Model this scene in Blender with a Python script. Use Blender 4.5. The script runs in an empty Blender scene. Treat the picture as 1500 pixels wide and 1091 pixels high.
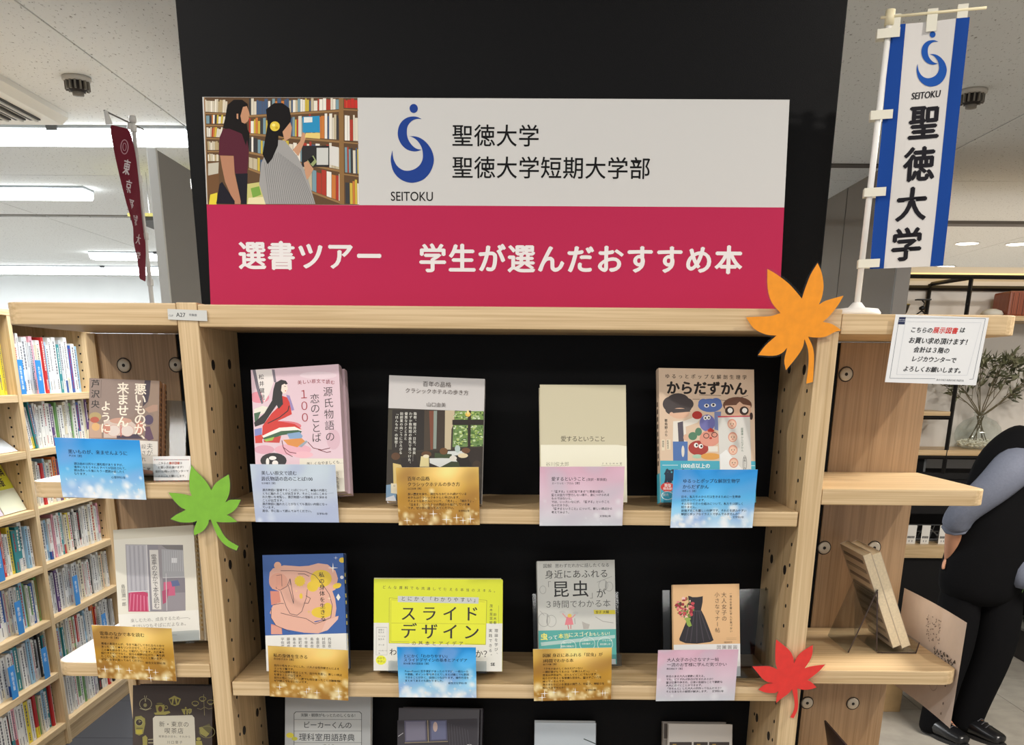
import bpy, bmesh, math, random
from math import sin, cos, pi, radians, sqrt
from mathutils import Vector, Matrix
import numpy as np

S = bpy.context.scene
COL = S.collection

# ------------------------------------------------------------------ camera
F, CX, CY = 1387.0, 750.0, 1000.0
CAM = Vector((0.0201, -1.4193, 1.55))
PITCH, ROLL, YAW = 0.31402, 0.00805, 0.00724
def _axes():
    cp, sp = cos(PITCH), sin(PITCH)
    Ry = Matrix.Rotation(YAW, 3, 'Z')
    right = Ry @ Vector((1, 0, 0)); fwd = Ry @ Vector((0, cp, -sp)); up = Ry @ Vector((0, sp, cp))
    return right*cos(ROLL)+up*sin(ROLL), -right*sin(ROLL)+up*cos(ROLL), fwd
RT, UP, FW = _axes()
cam_d = bpy.data.cameras.new('camera'); cam = bpy.data.objects.new('camera', cam_d); COL.objects.link(cam)
cam_d.sensor_width = 36; cam_d.lens = F/1500*36; cam_d.shift_y = (CY-545.5)/1500; cam_d.clip_start = 0.05
m = Matrix((RT, UP, -FW)).transposed().to_4x4(); m.translation = CAM; cam.matrix_world = m
S.camera = cam

# ------------------------------------------------------------------ world, lights, exposure
S.view_settings.view_transform = 'Standard'; S.view_settings.look = 'None'
S.view_settings.gamma = 1; S.view_settings.use_curve_mapping = False
S.view_settings.exposure = 0.35
w = bpy.data.worlds.new('room_air'); S.world = w; w.use_nodes = True
w.node_tree.nodes['Background'].inputs[0].default_value = (0.93, 0.93, 0.93, 1)
w.node_tree.nodes['Background'].inputs[1].default_value = 0.62

def spot(x, y, z, tx, ty, tz, power, size=70, blend=.5, rad=.022, col=(1, .94, .86)):
    d = bpy.data.lights.new('track_spot', 'SPOT'); o = bpy.data.objects.new('track_spot', d); COL.objects.link(o)
    d.energy = power; d.spot_size = radians(size); d.spot_blend = blend; d.shadow_soft_size = rad; d.color = col
    o.location = (x, y, z); o.rotation_euler = (Vector((tx, ty, tz))-Vector((x, y, z))).to_track_quat('-Z', 'Y').to_euler()
def area(x, y, z, sx, sy, power, col=(1, 1, 1), rot=(0, 0, 0)):
    d = bpy.data.lights.new('ceiling_fill', 'AREA'); o = bpy.data.objects.new('ceiling_fill', d); COL.objects.link(o)  # soft fill at ceiling height, besides the modelled fixtures
    d.shape = 'RECTANGLE'; d.size = sx; d.size_y = sy; d.energy = power; d.color = col; o.location = (x, y, z); o.rotation_euler = rot
spot(-1.35, -0.75, 2.55, -0.4, .05, 1.2, 33, 80)
spot(1.25, -0.80, 2.55, 0.35, .05, 1.2, 30, 80)
area(-1.2, -1.9, 2.56, 1.2, .3, 26, (1, .97, .92))
area(0.3, -3.2, 2.56, 2.4, .6, 45, (1, .97, .92))
area(-1.55, 2.5, 2.5, .5, 1.6, 42, (.95, .98, 1))  # added fill that brightens the left bookcase, no fixture here
area(-3.4, 4.6, 2.5, 2.0, 1.2, 230, (.97, .99, 1))  # added fill, lifts the farther left ceiling through floor bounce
area(-4.4, 7.2, 2.5, 2.5, 1.2, 260, (.95, .98, 1))
area(2.4, .7, 2.56, 1.2, 1.2, 125, (1, .93, .84))  # added fill, its floor bounce lightens the right-hand ceiling
area(3.4, 7.4, 2.5, 2.2, 1.2, 230, (1, .93, .84))
spot(3.1, 3.1, 2.55, 2.75, 4.4, 1.3, 17, 75, .6, .03)
spot(2.4, 3.1, 2.55, 2.5, 4.4, 1.5, 6, 75, .6, .03)

# ------------------------------------------------------------------ pixel -> point helpers
def ray(x, y):
    return (FW + RT*((x-CX)/F) - UP*((y-CY)/F))
def on(axis, x, y, v):
    d = ray(x, y); return CAM + d*((v-CAM[axis])/d[axis])
def onX(x, y, v): return on(0, x, y, v)
def onY(x, y, v): return on(1, x, y, v)
def onZ(x, y, v): return on(2, x, y, v)

# ------------------------------------------------------------------ colours and materials
def lin(c):
    if isinstance(c, str): c = tuple(int(c[i:i+2], 16) for i in (0, 2, 4))
    return tuple(((v/255)/12.92 if v/255 <= .04045 else ((v/255+.055)/1.055)**2.4) for v in c[:3])
def lin_np(a):
    a = np.clip(np.asarray(a, float)/255, 0, 1); return np.where(a <= .04045, a/12.92, ((a+.055)/1.055)**2.4)
MATS = {}
def mat(name, c, rough=.5, metal=0, emit=None, es=0, spec=.5, bump=0, bscale=300, var=0, coat=0):
    if name in MATS: return MATS[name]
    M = bpy.data.materials.new(name); M.use_nodes = True; MATS[name] = M
    nt = M.node_tree; b = nt.nodes['Principled BSDF']
    b.inputs['Base Color'].default_value = (*lin(c), 1); b.inputs['Roughness'].default_value = rough
    b.inputs['Metallic'].default_value = metal; b.inputs['Specular IOR Level'].default_value = spec
    b.inputs['Coat Weight'].default_value = coat
    if emit: b.inputs['Emission Color'].default_value = (*lin(emit), 1); b.inputs['Emission Strength'].default_value = es
    if bump or var:
        tc = nt.nodes.new('ShaderNodeTexCoord'); n = nt.nodes.new('ShaderNodeTexNoise')
        n.inputs['Scale'].default_value = bscale; n.inputs['Detail'].default_value = 4
        nt.links.new(tc.outputs['Object'], n.inputs['Vector'])
        if bump:
            bp = nt.nodes.new('ShaderNodeBump'); bp.inputs['Strength'].default_value = bump; bp.inputs['Distance'].default_value = .002
            nt.links.new(n.outputs[0], bp.inputs['Height']); nt.links.new(bp.outputs[0], b.inputs['Normal'])
        if var:
            r = nt.nodes.new('ShaderNodeValToRGB'); L = Vector(lin(c))
            r.color_ramp.elements[0].position = .35; r.color_ramp.elements[1].position = .65
            r.color_ramp.elements[0].color = (*(L*(1-var)), 1); r.color_ramp.elements[1].color = (*(L*(1+var)), 1)
            nt.links.new(n.outputs[0], r.inputs[0]); nt.links.new(r.outputs[0], b.inputs['Base Color'])
    return M
def wood(name, axis, c1, c2, scale=1.0):
    M = bpy.data.materials.new(name); M.use_nodes = True; MATS[name] = M
    nt = M.node_tree; b = nt.nodes['Principled BSDF']; b.inputs['Roughness'].default_value = .42
    tc = nt.nodes.new('ShaderNodeTexCoord'); out = []
    for across, along, det in ((330, 5, 2), (75, 1.6, 3)):
        mp = nt.nodes.new('ShaderNodeMapping'); sc = [across*scale]*3; sc[axis] = along*scale; mp.inputs['Scale'].default_value = sc
        n = nt.nodes.new('ShaderNodeTexNoise'); n.inputs['Scale'].default_value = 1; n.inputs['Detail'].default_value = det
        nt.links.new(tc.outputs['Object'], mp.inputs[0]); nt.links.new(mp.outputs[0], n.inputs['Vector']); out.append(n)
    mx = nt.nodes.new('ShaderNodeMix'); mx.data_type = 'FLOAT'; mx.inputs[0].default_value = .45
    nt.links.new(out[0].outputs[0], mx.inputs[2]); nt.links.new(out[1].outputs[0], mx.inputs[3])
    r = nt.nodes.new('ShaderNodeValToRGB'); r.color_ramp.elements[0].position = .36; r.color_ramp.elements[1].position = .6
    r.color_ramp.elements[0].color = (*lin(c2), 1); r.color_ramp.elements[1].color = (*lin(c1), 1)
    nt.links.new(mx.outputs[0], r.inputs[0]); nt.links.new(r.outputs[0], b.inputs['Base Color'])
    bp = nt.nodes.new('ShaderNodeBump'); bp.inputs['Strength'].default_value = .12; bp.inputs['Distance'].default_value = .001
    nt.links.new(out[0].outputs[0], bp.inputs['Height']); nt.links.new(bp.outputs[0], b.inputs['Normal'])
    return M
W1, W2 = (220, 192, 150), (190, 159, 114)
WX = wood('oak_grain_x', 0, W1, W2); WY = wood('oak_grain_y', 1, W1, W2); WZ = wood('oak_grain_z', 2, W1, W2)
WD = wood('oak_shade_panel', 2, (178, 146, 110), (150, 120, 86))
def attr_mat(name, rough=.5, spec=.4, coat=0):
    M = bpy.data.materials.new(name); M.use_nodes = True; nt = M.node_tree; b = nt.nodes['Principled BSDF']
    a = nt.nodes.new('ShaderNodeAttribute'); a.attribute_name = 'Col'
    nt.links.new(a.outputs['Color'], b.inputs['Base Color']); b.inputs['Roughness'].default_value = rough
    b.inputs['Specular IOR Level'].default_value = spec; b.inputs['Coat Weight'].default_value = coat
    return M
PRINT = attr_mat('printed_ink', .45, .35); GLOSS = attr_mat('glossy_print', .25, .5); MATTE = attr_mat('matte_print', .75, .2)
def clear(name, tint=(235, 238, 240), refl=.12, rough=.02):
    M = bpy.data.materials.new(name); M.use_nodes = True; nt = M.node_tree; nt.nodes.clear()
    o = nt.nodes.new('ShaderNodeOutputMaterial'); t = nt.nodes.new('ShaderNodeBsdfTransparent'); g = nt.nodes.new('ShaderNodeBsdfGlossy')
    t.inputs[0].default_value = (*lin(tint), 1); g.inputs['Roughness'].default_value = rough
    fr = nt.nodes.new('ShaderNodeLayerWeight'); pw = nt.nodes.new('ShaderNodeMath'); pw.operation = 'POWER'; pw.inputs[1].default_value = 3.5
    ad = nt.nodes.new('ShaderNodeMath'); ad.operation = 'MULTIPLY_ADD'; ad.inputs[1].default_value = .5; ad.inputs[2].default_value = refl*.3
    nt.links.new(fr.outputs['Facing'], pw.inputs[0])
    mx = nt.nodes.new('ShaderNodeMixShader')
    nt.links.new(pw.outputs[0], ad.inputs[0]); nt.links.new(ad.outputs[0], mx.inputs[0]); nt.links.new(t.outputs[0], mx.inputs[1]); nt.links.new(g.outputs[0], mx.inputs[2])
    nt.links.new(mx.outputs[0], o.inputs[0]); return M
CLEAR = clear('clear_acrylic', refl=.05, rough=.07); SMOKE = clear('tinted_acrylic_edge', (150, 140, 140)); FILM = clear('laminate_film', (240, 240, 238), .1, .1)
VGLASS = clear('vase_glass', (244, 248, 247), .25)
BLACK = mat('black_paint', (9, 9, 11), .5, spec=.12, bump=.15, bscale=900)
PAPER = mat('page_block', (226, 216, 196), .85, var=.10, bscale=60)
WHITE = mat('white_plastic', (235, 233, 228), .4)
CHROME = mat('chrome', (205, 205, 205), .2, 1)
NICKEL = mat('nickel_bolt', (196, 186, 168), .4, .25)
DARK = mat('dark_hole', (32, 24, 20), .7)
BROD = mat('black_rod', (20, 19, 19), .5)
TUBE = mat('lit_tube', (255, 255, 255), .5, emit=(244, 252, 255), es=7)
DOWN = mat('lit_downlight', (255, 255, 255), .5, emit=(255, 248, 235), es=6)

# ------------------------------------------------------------------ mesh builder
class MB:
    def __init__(s): s.v = []; s.f = []; s.mi = []; s.c = []
    def add(s, vs, fs, mi=0, col=None):
        o = len(s.v); s.v += [tuple(v) for v in vs]; s.f += [tuple(i+o for i in f) for f in fs]; s.mi += [mi]*len(fs); s.c += [col]*len(fs); return s
    def box(s, x0, x1, y0, y1, z0, z1, mi=0, col=None, M=None):
        vs = [Vector(p) for p in ((x0,y0,z0),(x1,y0,z0),(x1,y1,z0),(x0,y1,z0),(x0,y0,z1),(x1,y0,z1),(x1,y1,z1),(x0,y1,z1))]
        if M: vs = [M @ v for v in vs]
        return s.add(vs, [(0,3,2,1),(4,5,6,7),(0,1,5,4),(1,2,6,5),(2,3,7,6),(3,0,4,7)], mi, col)
    def prism(s, pts, a, b, axis='z', mi=0, col=None):   # pts 2-D, extruded a..b along axis
        def P(p, h): return (p[0], p[1], h) if axis == 'z' else ((p[0], h, p[1]) if axis == 'y' else (h, p[0], p[1]))
        n = len(pts); area2 = sum(pts[i][0]*pts[(i+1) % n][1]-pts[(i+1) % n][0]*pts[i][1] for i in range(n))
        if (area2 < 0) != (axis == 'y'): pts = pts[::-1]
        vs = [P(p, a) for p in pts]+[P(p, b) for p in pts]
        return s.add(vs, [tuple(range(n))[::-1], tuple(range(n, 2*n))]+[(i, (i+1) % n, n+(i+1) % n, n+i) for i in range(n)], mi, col)
    def tube(s, path, r, seg=8, mi=0, col=None, caps=True):
        path = [Vector(p) for p in path]; rr = r if isinstance(r, (list, tuple)) else [r]*len(path)
        vs = []; ref = None
        for i, p in enumerate(path):
            t = (path[min(i+1, len(path)-1)]-path[max(i-1, 0)]).normalized()
            if ref is None or abs(ref.dot(t)) > .95: ref = Vector((1, 0, 0)) if abs(t.x) < .8 else Vector((0, 0, 1))
            u = t.cross(ref).normalized(); v = t.cross(u)
            vs += [p+(u*cos(2*pi*k/seg)+v*sin(2*pi*k/seg))*rr[i] for k in range(seg)]
        n = len(path); fs = [(i*seg+k, (i+1)*seg+k, (i+1)*seg+(k+1) % seg, i*seg+(k+1) % seg) for i in range(n-1) for k in range(seg)]
        if caps: fs += [tuple(range(seg)), tuple(range((n-1)*seg, n*seg))[::-1]]
        return s.add(vs, fs, mi, col)
    def lathe(s, prof, seg=24, c=(0, 0, 0), mi=0, col=None):
        vs = [(c[0]+r*cos(2*pi*k/seg), c[1]+r*sin(2*pi*k/seg), c[2]+z) for r, z in prof for k in range(seg)]
        fs = [(i*seg+k, i*seg+(k+1) % seg, (i+1)*seg+(k+1) % seg, (i+1)*seg+k) for i in range(len(prof)-1) for k in range(seg)]
        return s.add(vs, fs, mi, col)
    def build(s, name, mats, parent=None, bevel=0, smooth=False, M=None):
        me = bpy.data.meshes.new(name); me.from_pydata(s.v, [], s.f); me.update()
        for mm in (mats if isinstance(mats, (list, tuple)) else [mats]): me.materials.append(mm)
        if len(set(s.mi)) > 1: me.polygons.foreach_set('material_index', s.mi)
        if any(c is not None for c in s.c):
            ca = me.color_attributes.new('Col', 'FLOAT_COLOR', 'CORNER'); d = []
            for f, c in zip(s.f, s.c):
                if c is None: c = (200, 200, 200)
                if len(c) == len(f) and isinstance(c[0], (tuple, list)): [d.extend((*k, 1)) for k in c]
                else: d.extend((*lin(c), 1)*len(f))
            ca.data.foreach_set('color', d)
        if bevel:
            bm = bmesh.new(); bm.from_mesh(me)
            bmesh.ops.bevel(bm, geom=[e for e in bm.edges if e.calc_face_angle(0) > .6], offset=bevel, segments=2, affect='EDGES', profile=.6)
            bm.to_mesh(me); bm.free()
        if smooth:
            me.polygons.foreach_set('use_smooth', [True]*len(me.polygons))
        o = bpy.data.objects.new(name, me); COL.objects.link(o)
        if parent: o.parent = parent
        if M is not None: o.matrix_world = M if not parent else parent.matrix_world @ M if False else M
        return o
def lathe_done(o): return o
def tag(o, label=None, cat=None, group=None, kind=None):
    if label: o['label'] = label
    if cat: o['category'] = cat
    if group: o['group'] = group
    if kind: o['kind'] = kind
    return o
def thing(name, label, cat, M=None, group=None):
    o = bpy.data.objects.new(name, None); COL.objects.link(o); o.empty_display_size = .02
    if M is not None: o.matrix_world = M if isinstance(M, Matrix) else Matrix.Translation(M)
    return tag(o, label, cat, group)
def struct(o): o['kind'] = 'structure'; return o
def copy_tree(o, parent=None):
    c = o.copy(); COL.objects.link(c); c.parent = parent
    for ch in list(o.children): copy_tree(ch, c)
    return c

# ------------------------------------------------------------------ flat print: text, shapes and colour fields laid on a real surface
_g = {}
def glyph(s, bold, res):
    k = (s, bold, res)
    if k not in _g:
        c = bpy.data.curves.new('g', 'FONT'); c.body = s; c.resolution_u = res; c.offset = bold
        o = bpy.data.objects.new('g', c); COL.objects.link(o)
        dg = bpy.context.evaluated_depsgraph_get(); me = bpy.data.meshes.new_from_object(o.evaluated_get(dg))
        _g[k] = ([(v.co.x, v.co.y) for v in me.vertices], [tuple(p.vertices) for p in me.polygons])
        bpy.data.objects.remove(o); bpy.data.curves.remove(c); bpy.data.meshes.remove(me)
    return _g[k]
class Frame:
    """a rectangle standing in the world: origin = lower left corner, u right, v up the face, n out of the face"""
    def __init__(s, O, u, v):
        s.O = Vector(O); s.u = Vector(u).normalized(); v = Vector(v); s.v = (v-s.u*v.dot(s.u)).normalized(); s.n = s.u.cross(s.v)
        M = Matrix((s.u, -s.n, s.v)).transposed().to_4x4(); M.translation = s.O; s.M = M
    def px(s, x, y):
        d = ray(x, y); t = (s.O-CAM).dot(s.n)/d.dot(s.n); p = CAM+d*t-s.O; return p.dot(s.u), p.dot(s.v)
EPS = .000004
class Print:
    def __init__(s, fr=None, base=.0002): s.mb = MB(); s.fr = fr; s.k = 0; s.base = base; s.z = (0, 0, 1); s.hold = False; s.clip = None
    def zoom(s, ox, oy, sc): s.z = (ox, oy, sc); return s
    def P(s, x, y):
        if s.fr is None: return x, y
        return s.fr.px(s.z[0]+x/s.z[2], s.z[1]+y/s.z[2])
    def unit(s, x, y):
        if s.fr is None: return 1
        a = s.P(x, y); b = s.P(x+10, y); c = s.P(x, y+10)
        return (sqrt((a[0]-b[0])**2+(a[1]-b[1])**2)+sqrt((a[0]-c[0])**2+(a[1]-c[1])**2))/20
    def lay(s):
        if not s.hold: s.k += 1
        return -(s.base+s.k*EPS)
    def raw(s, pts, col):
        if s.k == 0 and pts[0] == (0, 0) and len(pts) == 4: s.clip = pts[2]
        if s.clip: pts = [(min(max(a, 0), s.clip[0]), min(max(b, 0), s.clip[1])) for a, b in pts]
        y = s.lay(); s.mb.add([(a, y, b) for a, b in pts], [tuple(range(len(pts)))], 0, col); return s
    def poly(s, pts, col): return s.raw([s.P(*p) for p in pts], col)
    def rect(s, x0, y0, x1, y1, col): return s.poly([(x0, y0), (x1, y0), (x1, y1), (x0, y1)], col)
    def ell(s, x, y, rx, ry, col, n=20, a=0):
        ca, sa = cos(a), sin(a)
        return s.poly([(x+rx*cos(2*pi*i/n)*ca-ry*sin(2*pi*i/n)*sa, y+rx*cos(2*pi*i/n)*sa+ry*sin(2*pi*i/n)*ca) for i in range(n)], col)
    def ring(s, x, y, rx, ry, w, col, n=28):
        yv = s.lay(); o = [s.P(x+rx*cos(2*pi*i/n), y+ry*sin(2*pi*i/n)) for i in range(n)]; q = [s.P(x+(rx-w)*cos(2*pi*i/n), y+(ry-w)*sin(2*pi*i/n)) for i in range(n)]
        s.mb.add([(a, yv, b) for a, b in o+q], [(i, (i+1) % n, n+(i+1) % n, n+i) for i in range(n)], 0, col); return s
    def line(s, pts, w, col):
        yv = s.lay()
        for (x0, y0), (x1, y1) in zip(pts, pts[1:]):
            d = math.hypot(x1-x0, y1-y0) or 1; nx, ny = -(y1-y0)/d*w/2, (x1-x0)/d*w/2
            s.mb.add([(a, yv, b) for a, b in (s.P(x0+nx, y0+ny), s.P(x1+nx, y1+ny), s.P(x1-nx, y1-ny), s.P(x0-nx, y0-ny))], [(0, 1, 2, 3)], 0, col)
        return s
    def text(s, t, x, y, size, col, bold=0, vert=False, pitch=None, res=2, skew=0, ang=0, sx=1):
        """x, y: top left of the first character, size: em height, all in the units of the current crop"""
        if bold > .009 and res > 1:
            d = bold*size*1.05; k0 = s.k+1
            for i, (ax, ay) in enumerate(((-d, 0), (d, 0), (0, -d*.8), (0, d*.8)) if bold > .02 else ((-d, 0), (d, 0))):
                s.k = k0+i-1; s.text(t, x+ax, y+ay, size, col, 0, vert, pitch, res, skew, ang, sx)
            return s
        yv = s.lay(); U = s.unit(x, y); a0, b0 = s.P(x, y); z = size*U; pitch = (pitch or size)*U; ca, sa = cos(ang), sin(ang)
        px = 0.0; runs = []
        if vert: runs = list(t)
        else:
            cur = ''
            for ch in t:
                if ord(ch) < 128: cur += ch
                else:
                    if cur: runs.append(cur); cur = ''
                    runs.append(ch)
            if cur: runs.append(cur)
        for i, ch in enumerate(runs):
            if ch.strip(' \u3000') == '':
                px += (z*.3*len(ch) if ch.isascii() else pitch); continue
            gv, gf = glyph(ch, bold, res); vs = []
            rot = vert and ch in 'ー―「」（）()…【】-'
            w = 1.0
            if ch.isascii(): w = max(v[0] for v in gv)+.05
            for gx, gy in gv:
                if rot: gx, gy = .5+(gy-.38), .38-(gx-.5)
                if vert and ch in '、。': gx += .55; gy += .5
                if vert and ch.isascii(): gx += (1-w)/2
                qx = gx*z*sx; qy = (gy-.88)*z
                if vert: qy -= px
                else: qx += px
                qx += skew*qy
                vs.append((a0+qx*ca-qy*sa, yv, b0+qx*sa+qy*ca))
            s.mb.add(vs, gf, 0, col)
            px += pitch if (vert or not ch.isascii()) else w*z*sx
        return s
    def field(s, W, H, nx, ny, fn):
        """colour field: fn(u, v arrays 0..1, v down) -> sRGB 0..255 array"""
        yv = s.lay(); uu, vv = np.meshgrid(np.linspace(0, 1, nx+1), np.linspace(0, 1, ny+1)); c = lin_np(fn(uu, vv))
        vs = [(float(uu[j, i])*W, yv, (1-float(vv[j, i]))*H) for j in range(ny+1) for i in range(nx+1)]
        fs = []; cs = []
        for j in range(ny):
            for i in range(nx):
                q = [(j, i), (j+1, i), (j+1, i+1), (j, i+1)]
                fs.append(tuple(a*(nx+1)+b for a, b in q)); cs.append(tuple(tuple(map(float, c[a, b])) for a, b in q))
        o = len(s.mb.v); s.mb.v += vs; s.mb.f += [tuple(i+o for i in f) for f in fs]; s.mb.mi += [0]*len(fs); s.mb.c += cs; return s
    def build(s, name, parent, m=None):
        o = s.mb.build(name, m or PRINT); o.parent = parent; return o
def fit(TL, TR, BL, BR, z=None, y=None, lean=18.0):
    """frame and size of a rectangle whose foot lies on height z (or on the plane y) and which leans back by `lean` degrees"""
    a, b = (onZ(*BL, z), onZ(*BR, z)) if z is not None else (onY(*BL, y), onY(*BR, y))
    u = (b-a).normalized(); W = (b-a).length
    uh = Vector((u.x, u.y, 0)).normalized(); nb = Vector((-uh.y, uh.x, 0)); l = radians(lean); v = Vector((0, 0, 1))*cos(l)+nb*sin(l)
    fr = Frame(a, u, v); p, q = fr.px(*TL), fr.px(*TR)
    r = ((p[0])+(q[0]-W))/2; H = (p[1]+q[1])/2
    W2 = (W+q[0]-p[0])/2; v2 = (fr.v*H+fr.u*r).normalized(); u2 = (fr.u*H-fr.v*r).normalized()
    return Frame(a+fr.u*((W-W2)/2), u2, v2), W2, H

# ================================================================== THE SETTING
CEIL = 2.6
CM = bpy.data.materials.new('acoustic_ceiling'); CM.use_nodes = True
def _ceil():
    nt = CM.node_tree; b = nt.nodes['Principled BSDF']; b.inputs['Roughness'].default_value = .9
    tc = nt.nodes.new('ShaderNodeTexCoord')
    mp = nt.nodes.new('ShaderNodeMapping'); mp.inputs['Scale'].default_value = (95, 42, 95)
    n = nt.nodes.new('ShaderNodeTexNoise'); n.inputs['Scale'].default_value = 1; n.inputs['Detail'].default_value = 5; n.inputs['Roughness'].default_value = .7
    r = nt.nodes.new('ShaderNodeValToRGB'); r.color_ramp.elements[0].position = .35; r.color_ramp.elements[1].position = .395
    r.color_ramp.elements[0].color = (*lin((120, 116, 108)), 1); r.color_ramp.elements[1].color = (*lin((222, 223, 221)), 1)
    bp = nt.nodes.new('ShaderNodeBump'); bp.inputs['Strength'].default_value = .5; bp.inputs['Distance'].default_value = .004
    nt.links.new(tc.outputs['Object'], mp.inputs[0]); nt.links.new(mp.outputs[0], n.inputs['Vector']); nt.links.new(n.outputs[0], r.inputs[0])
    nt.links.new(r.outputs[0], b.inputs['Base Color']); nt.links.new(r.outputs[0], bp.inputs['Height']); nt.links.new(bp.outputs[0], b.inputs['Normal'])
_ceil()
GREYW = mat('grey_wall', (205, 203, 198), .8, var=.03, bscale=3)
WALLW = mat('white_wall', (226, 228, 228), .8, var=.02, bscale=4)
ceil = struct(MB().box(-8, 6, -3.6, 12, CEIL+.012, CEIL+.1).build('ceiling', mat('ceiling_joint', (120, 116, 108), .9)))
xs = [-7.0, -5.2, -3.4, -1.5, .3, 2.1, 3.9, 6]; ys = [-3.6, -.9, 1.8, 4.5, 5.9]; g = .003
for i in range(len(xs)-1):
    for j in range(len(ys)-1):
        MB().box(xs[i]+g, xs[i+1]-g, ys[j]+g, ys[j+1]-g, CEIL, CEIL+.012).build('ceiling_panel', CM, ceil, bevel=.002)
ys2 = [6.02, 8.7, 12]
for i in range(len(xs)-1):
    for j in range(2):
        MB().box(xs[i]+g, xs[i+1]-g, ys2[j]+g, ys2[j+1]-g, CEIL, CEIL+.012).build('ceiling_panel', CM, ceil)
struct(MB().box(.5, 6, 5.90, 6.02, CEIL-.02, CEIL+.01).build('trim_1', mat('ceiling_slot', (96, 90, 84), .7), bevel=.004))
struct(MB().box(1.15, 1.9, 4.06, 4.14, CEIL-.006, CEIL+.004).build('trim_2', mat('air_slot', (90, 84, 76), .7)))

floor = struct(MB().box(-8, 6, -3.6, 12, -.1, -.006).build('floor', mat('floor_joint', (112, 108, 102), .8)))
FT = mat('beige_floor_tile', (150, 145, 136), .45, var=.12, bscale=9); FC = mat('dark_carpet_tile', (62, 62, 66), .9, bump=.4, bscale=500, var=.12)
base_t = MB().box(.0015, .4985, .0015, .4985, -.006, 0); t_c = None; t_l = None
for i in range(-6, 0):
    for j in range(-1, 9):
        if t_c is None: t_c = base_t.build('carpet_tile', FC, floor, bevel=.001); o = t_c
        else: o = bpy.data.objects.new('carpet_tile', t_c.data); COL.objects.link(o); o.parent = floor
        o.location = (i*.5, j*.5, 0)
for i in range(0, 9):
    for j in range(-1, 15):
        if t_l is None: t_l = base_t.build('floor_tile', FT, floor, bevel=.001); o = t_l
        else: o = bpy.data.objects.new('floor_tile', t_l.data); COL.objects.link(o); o.parent = floor
        o.location = (i*.5, j*.5, 0)
struct(MB().box(-8, 6, 10.4, 10.5, 0, CEIL).build('wall_back', WALLW))
struct(MB().box(-8.1, -8, -3.6, 10.5, 0, CEIL).build('wall_left', WALLW))
struct(MB().box(6, 6.1, -3.6, 10.5, 0, CEIL).build('wall_right', GREYW))
# black pillar that the display stands against
struct(MB().box(-.489, .486, .19, .62, 0, CEIL).build('pillar', BLACK, bevel=.002))
# dark glossy partition behind the right wing
pt = struct(MB().box(1.9, 1.95, 3.76, 8.5, 0, CEIL-.001).build('wall_partition', mat('dark_glossy_panel', (112, 100, 88), .16, spec=.5)))
MB().box(1.89, 1.96, 3.735, 3.76, 0, CEIL-.001).build('edge_strip', mat('grey_edge', (120, 114, 108), .4), pt)
for yy in (4.7, 5.6, 6.5, 7.4): MB().box(1.8985, 1.9, yy, yy+.004, 0, CEIL-.001).build('panel_joint', DARK, pt)

# ------------------------------------------------------------------ ceiling fixtures
FRAME = mat('fixture_grey', (176, 184, 190), .45)
fix = [(-4.9, -1.50, (100, 183), (100, 211.5), 'lit strip light in front, ending behind the black pillar'), (-5.4, -2.60, (100, 272), (100, 294.5), 'lit strip light in the middle, its end near the maroon flag'),
       (-3.96, -2.6, (170, 368), (170, 382), 'short lit strip light seen behind the maroon flag'), (-7.8, -3.75, (100, 388.5), (100, 402.5), 'furthest lit strip light, just above the white back wall'),
       (-6.3, -4.40, (5, 330), (5, 346), 'small end of a lit strip light at the left edge above the back wall')]
for x0, x1, pa, pb, lb in fix:
    y = onZ(*pa, CEIL).y; yb = onZ(*pb, CEIL-.06).y; wd = max(yb-y, .16); hg = .06
    t = thing('strip_light', lb+' on the ceiling' if 'wall' not in lb else lb, 'ceiling light', (0, 0, 0), 'strip lights on the ceiling at left')
    MB().box(x0, x1, y, y+wd, CEIL-.012, CEIL).build('housing', FRAME, t)
    MB().prism([(y+.004, CEIL-.012), (y+.012, CEIL-.045), (y+.04, CEIL-hg), (y+wd-.03, CEIL-hg), (y+wd-.008, CEIL-.045), (y+wd-.004, CEIL-.012)], x0+.004, x1-.004, 'x').build('diffuser', TUBE, t)
    for xx in (x1-.62, x0+.6): MB().box(xx, xx+.05, y-.010, y-.001, CEIL-.022, CEIL-.001).build('clip', mat('clip_grey', (90, 92, 95), .5), t)

# air conditioner cassette
t = thing('air_conditioner', 'white ceiling air conditioner grille at the left edge', 'air conditioner', (0, 0, 0))
x1, y1, z0 = -1.93, 3.16, CEIL-.045
MB().prism([(x1-.95, CEIL), (x1, CEIL), (x1, CEIL-.02), (x1-.03, z0), (x1-.92, z0), (x1-.95, CEIL-.02)], 2.25, y1, 'y').build('housing', mat('ac_ivory', (222, 218, 208), .45), t)
for i in range(12):
    MB().box(x1-.12-i*.062, x1-.075-i*.062, 2.36, y1-.1, z0-.006, z0+.002).build('slot', mat('slot_shadow', (52, 49, 45), .7), t)
    MB().box(x1-.095-i*.062, x1-.085-i*.062, 2.36, y1-.1, z0-.012, z0).build('slat', mat('ac_slat', (188, 182, 170), .5), t)
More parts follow.
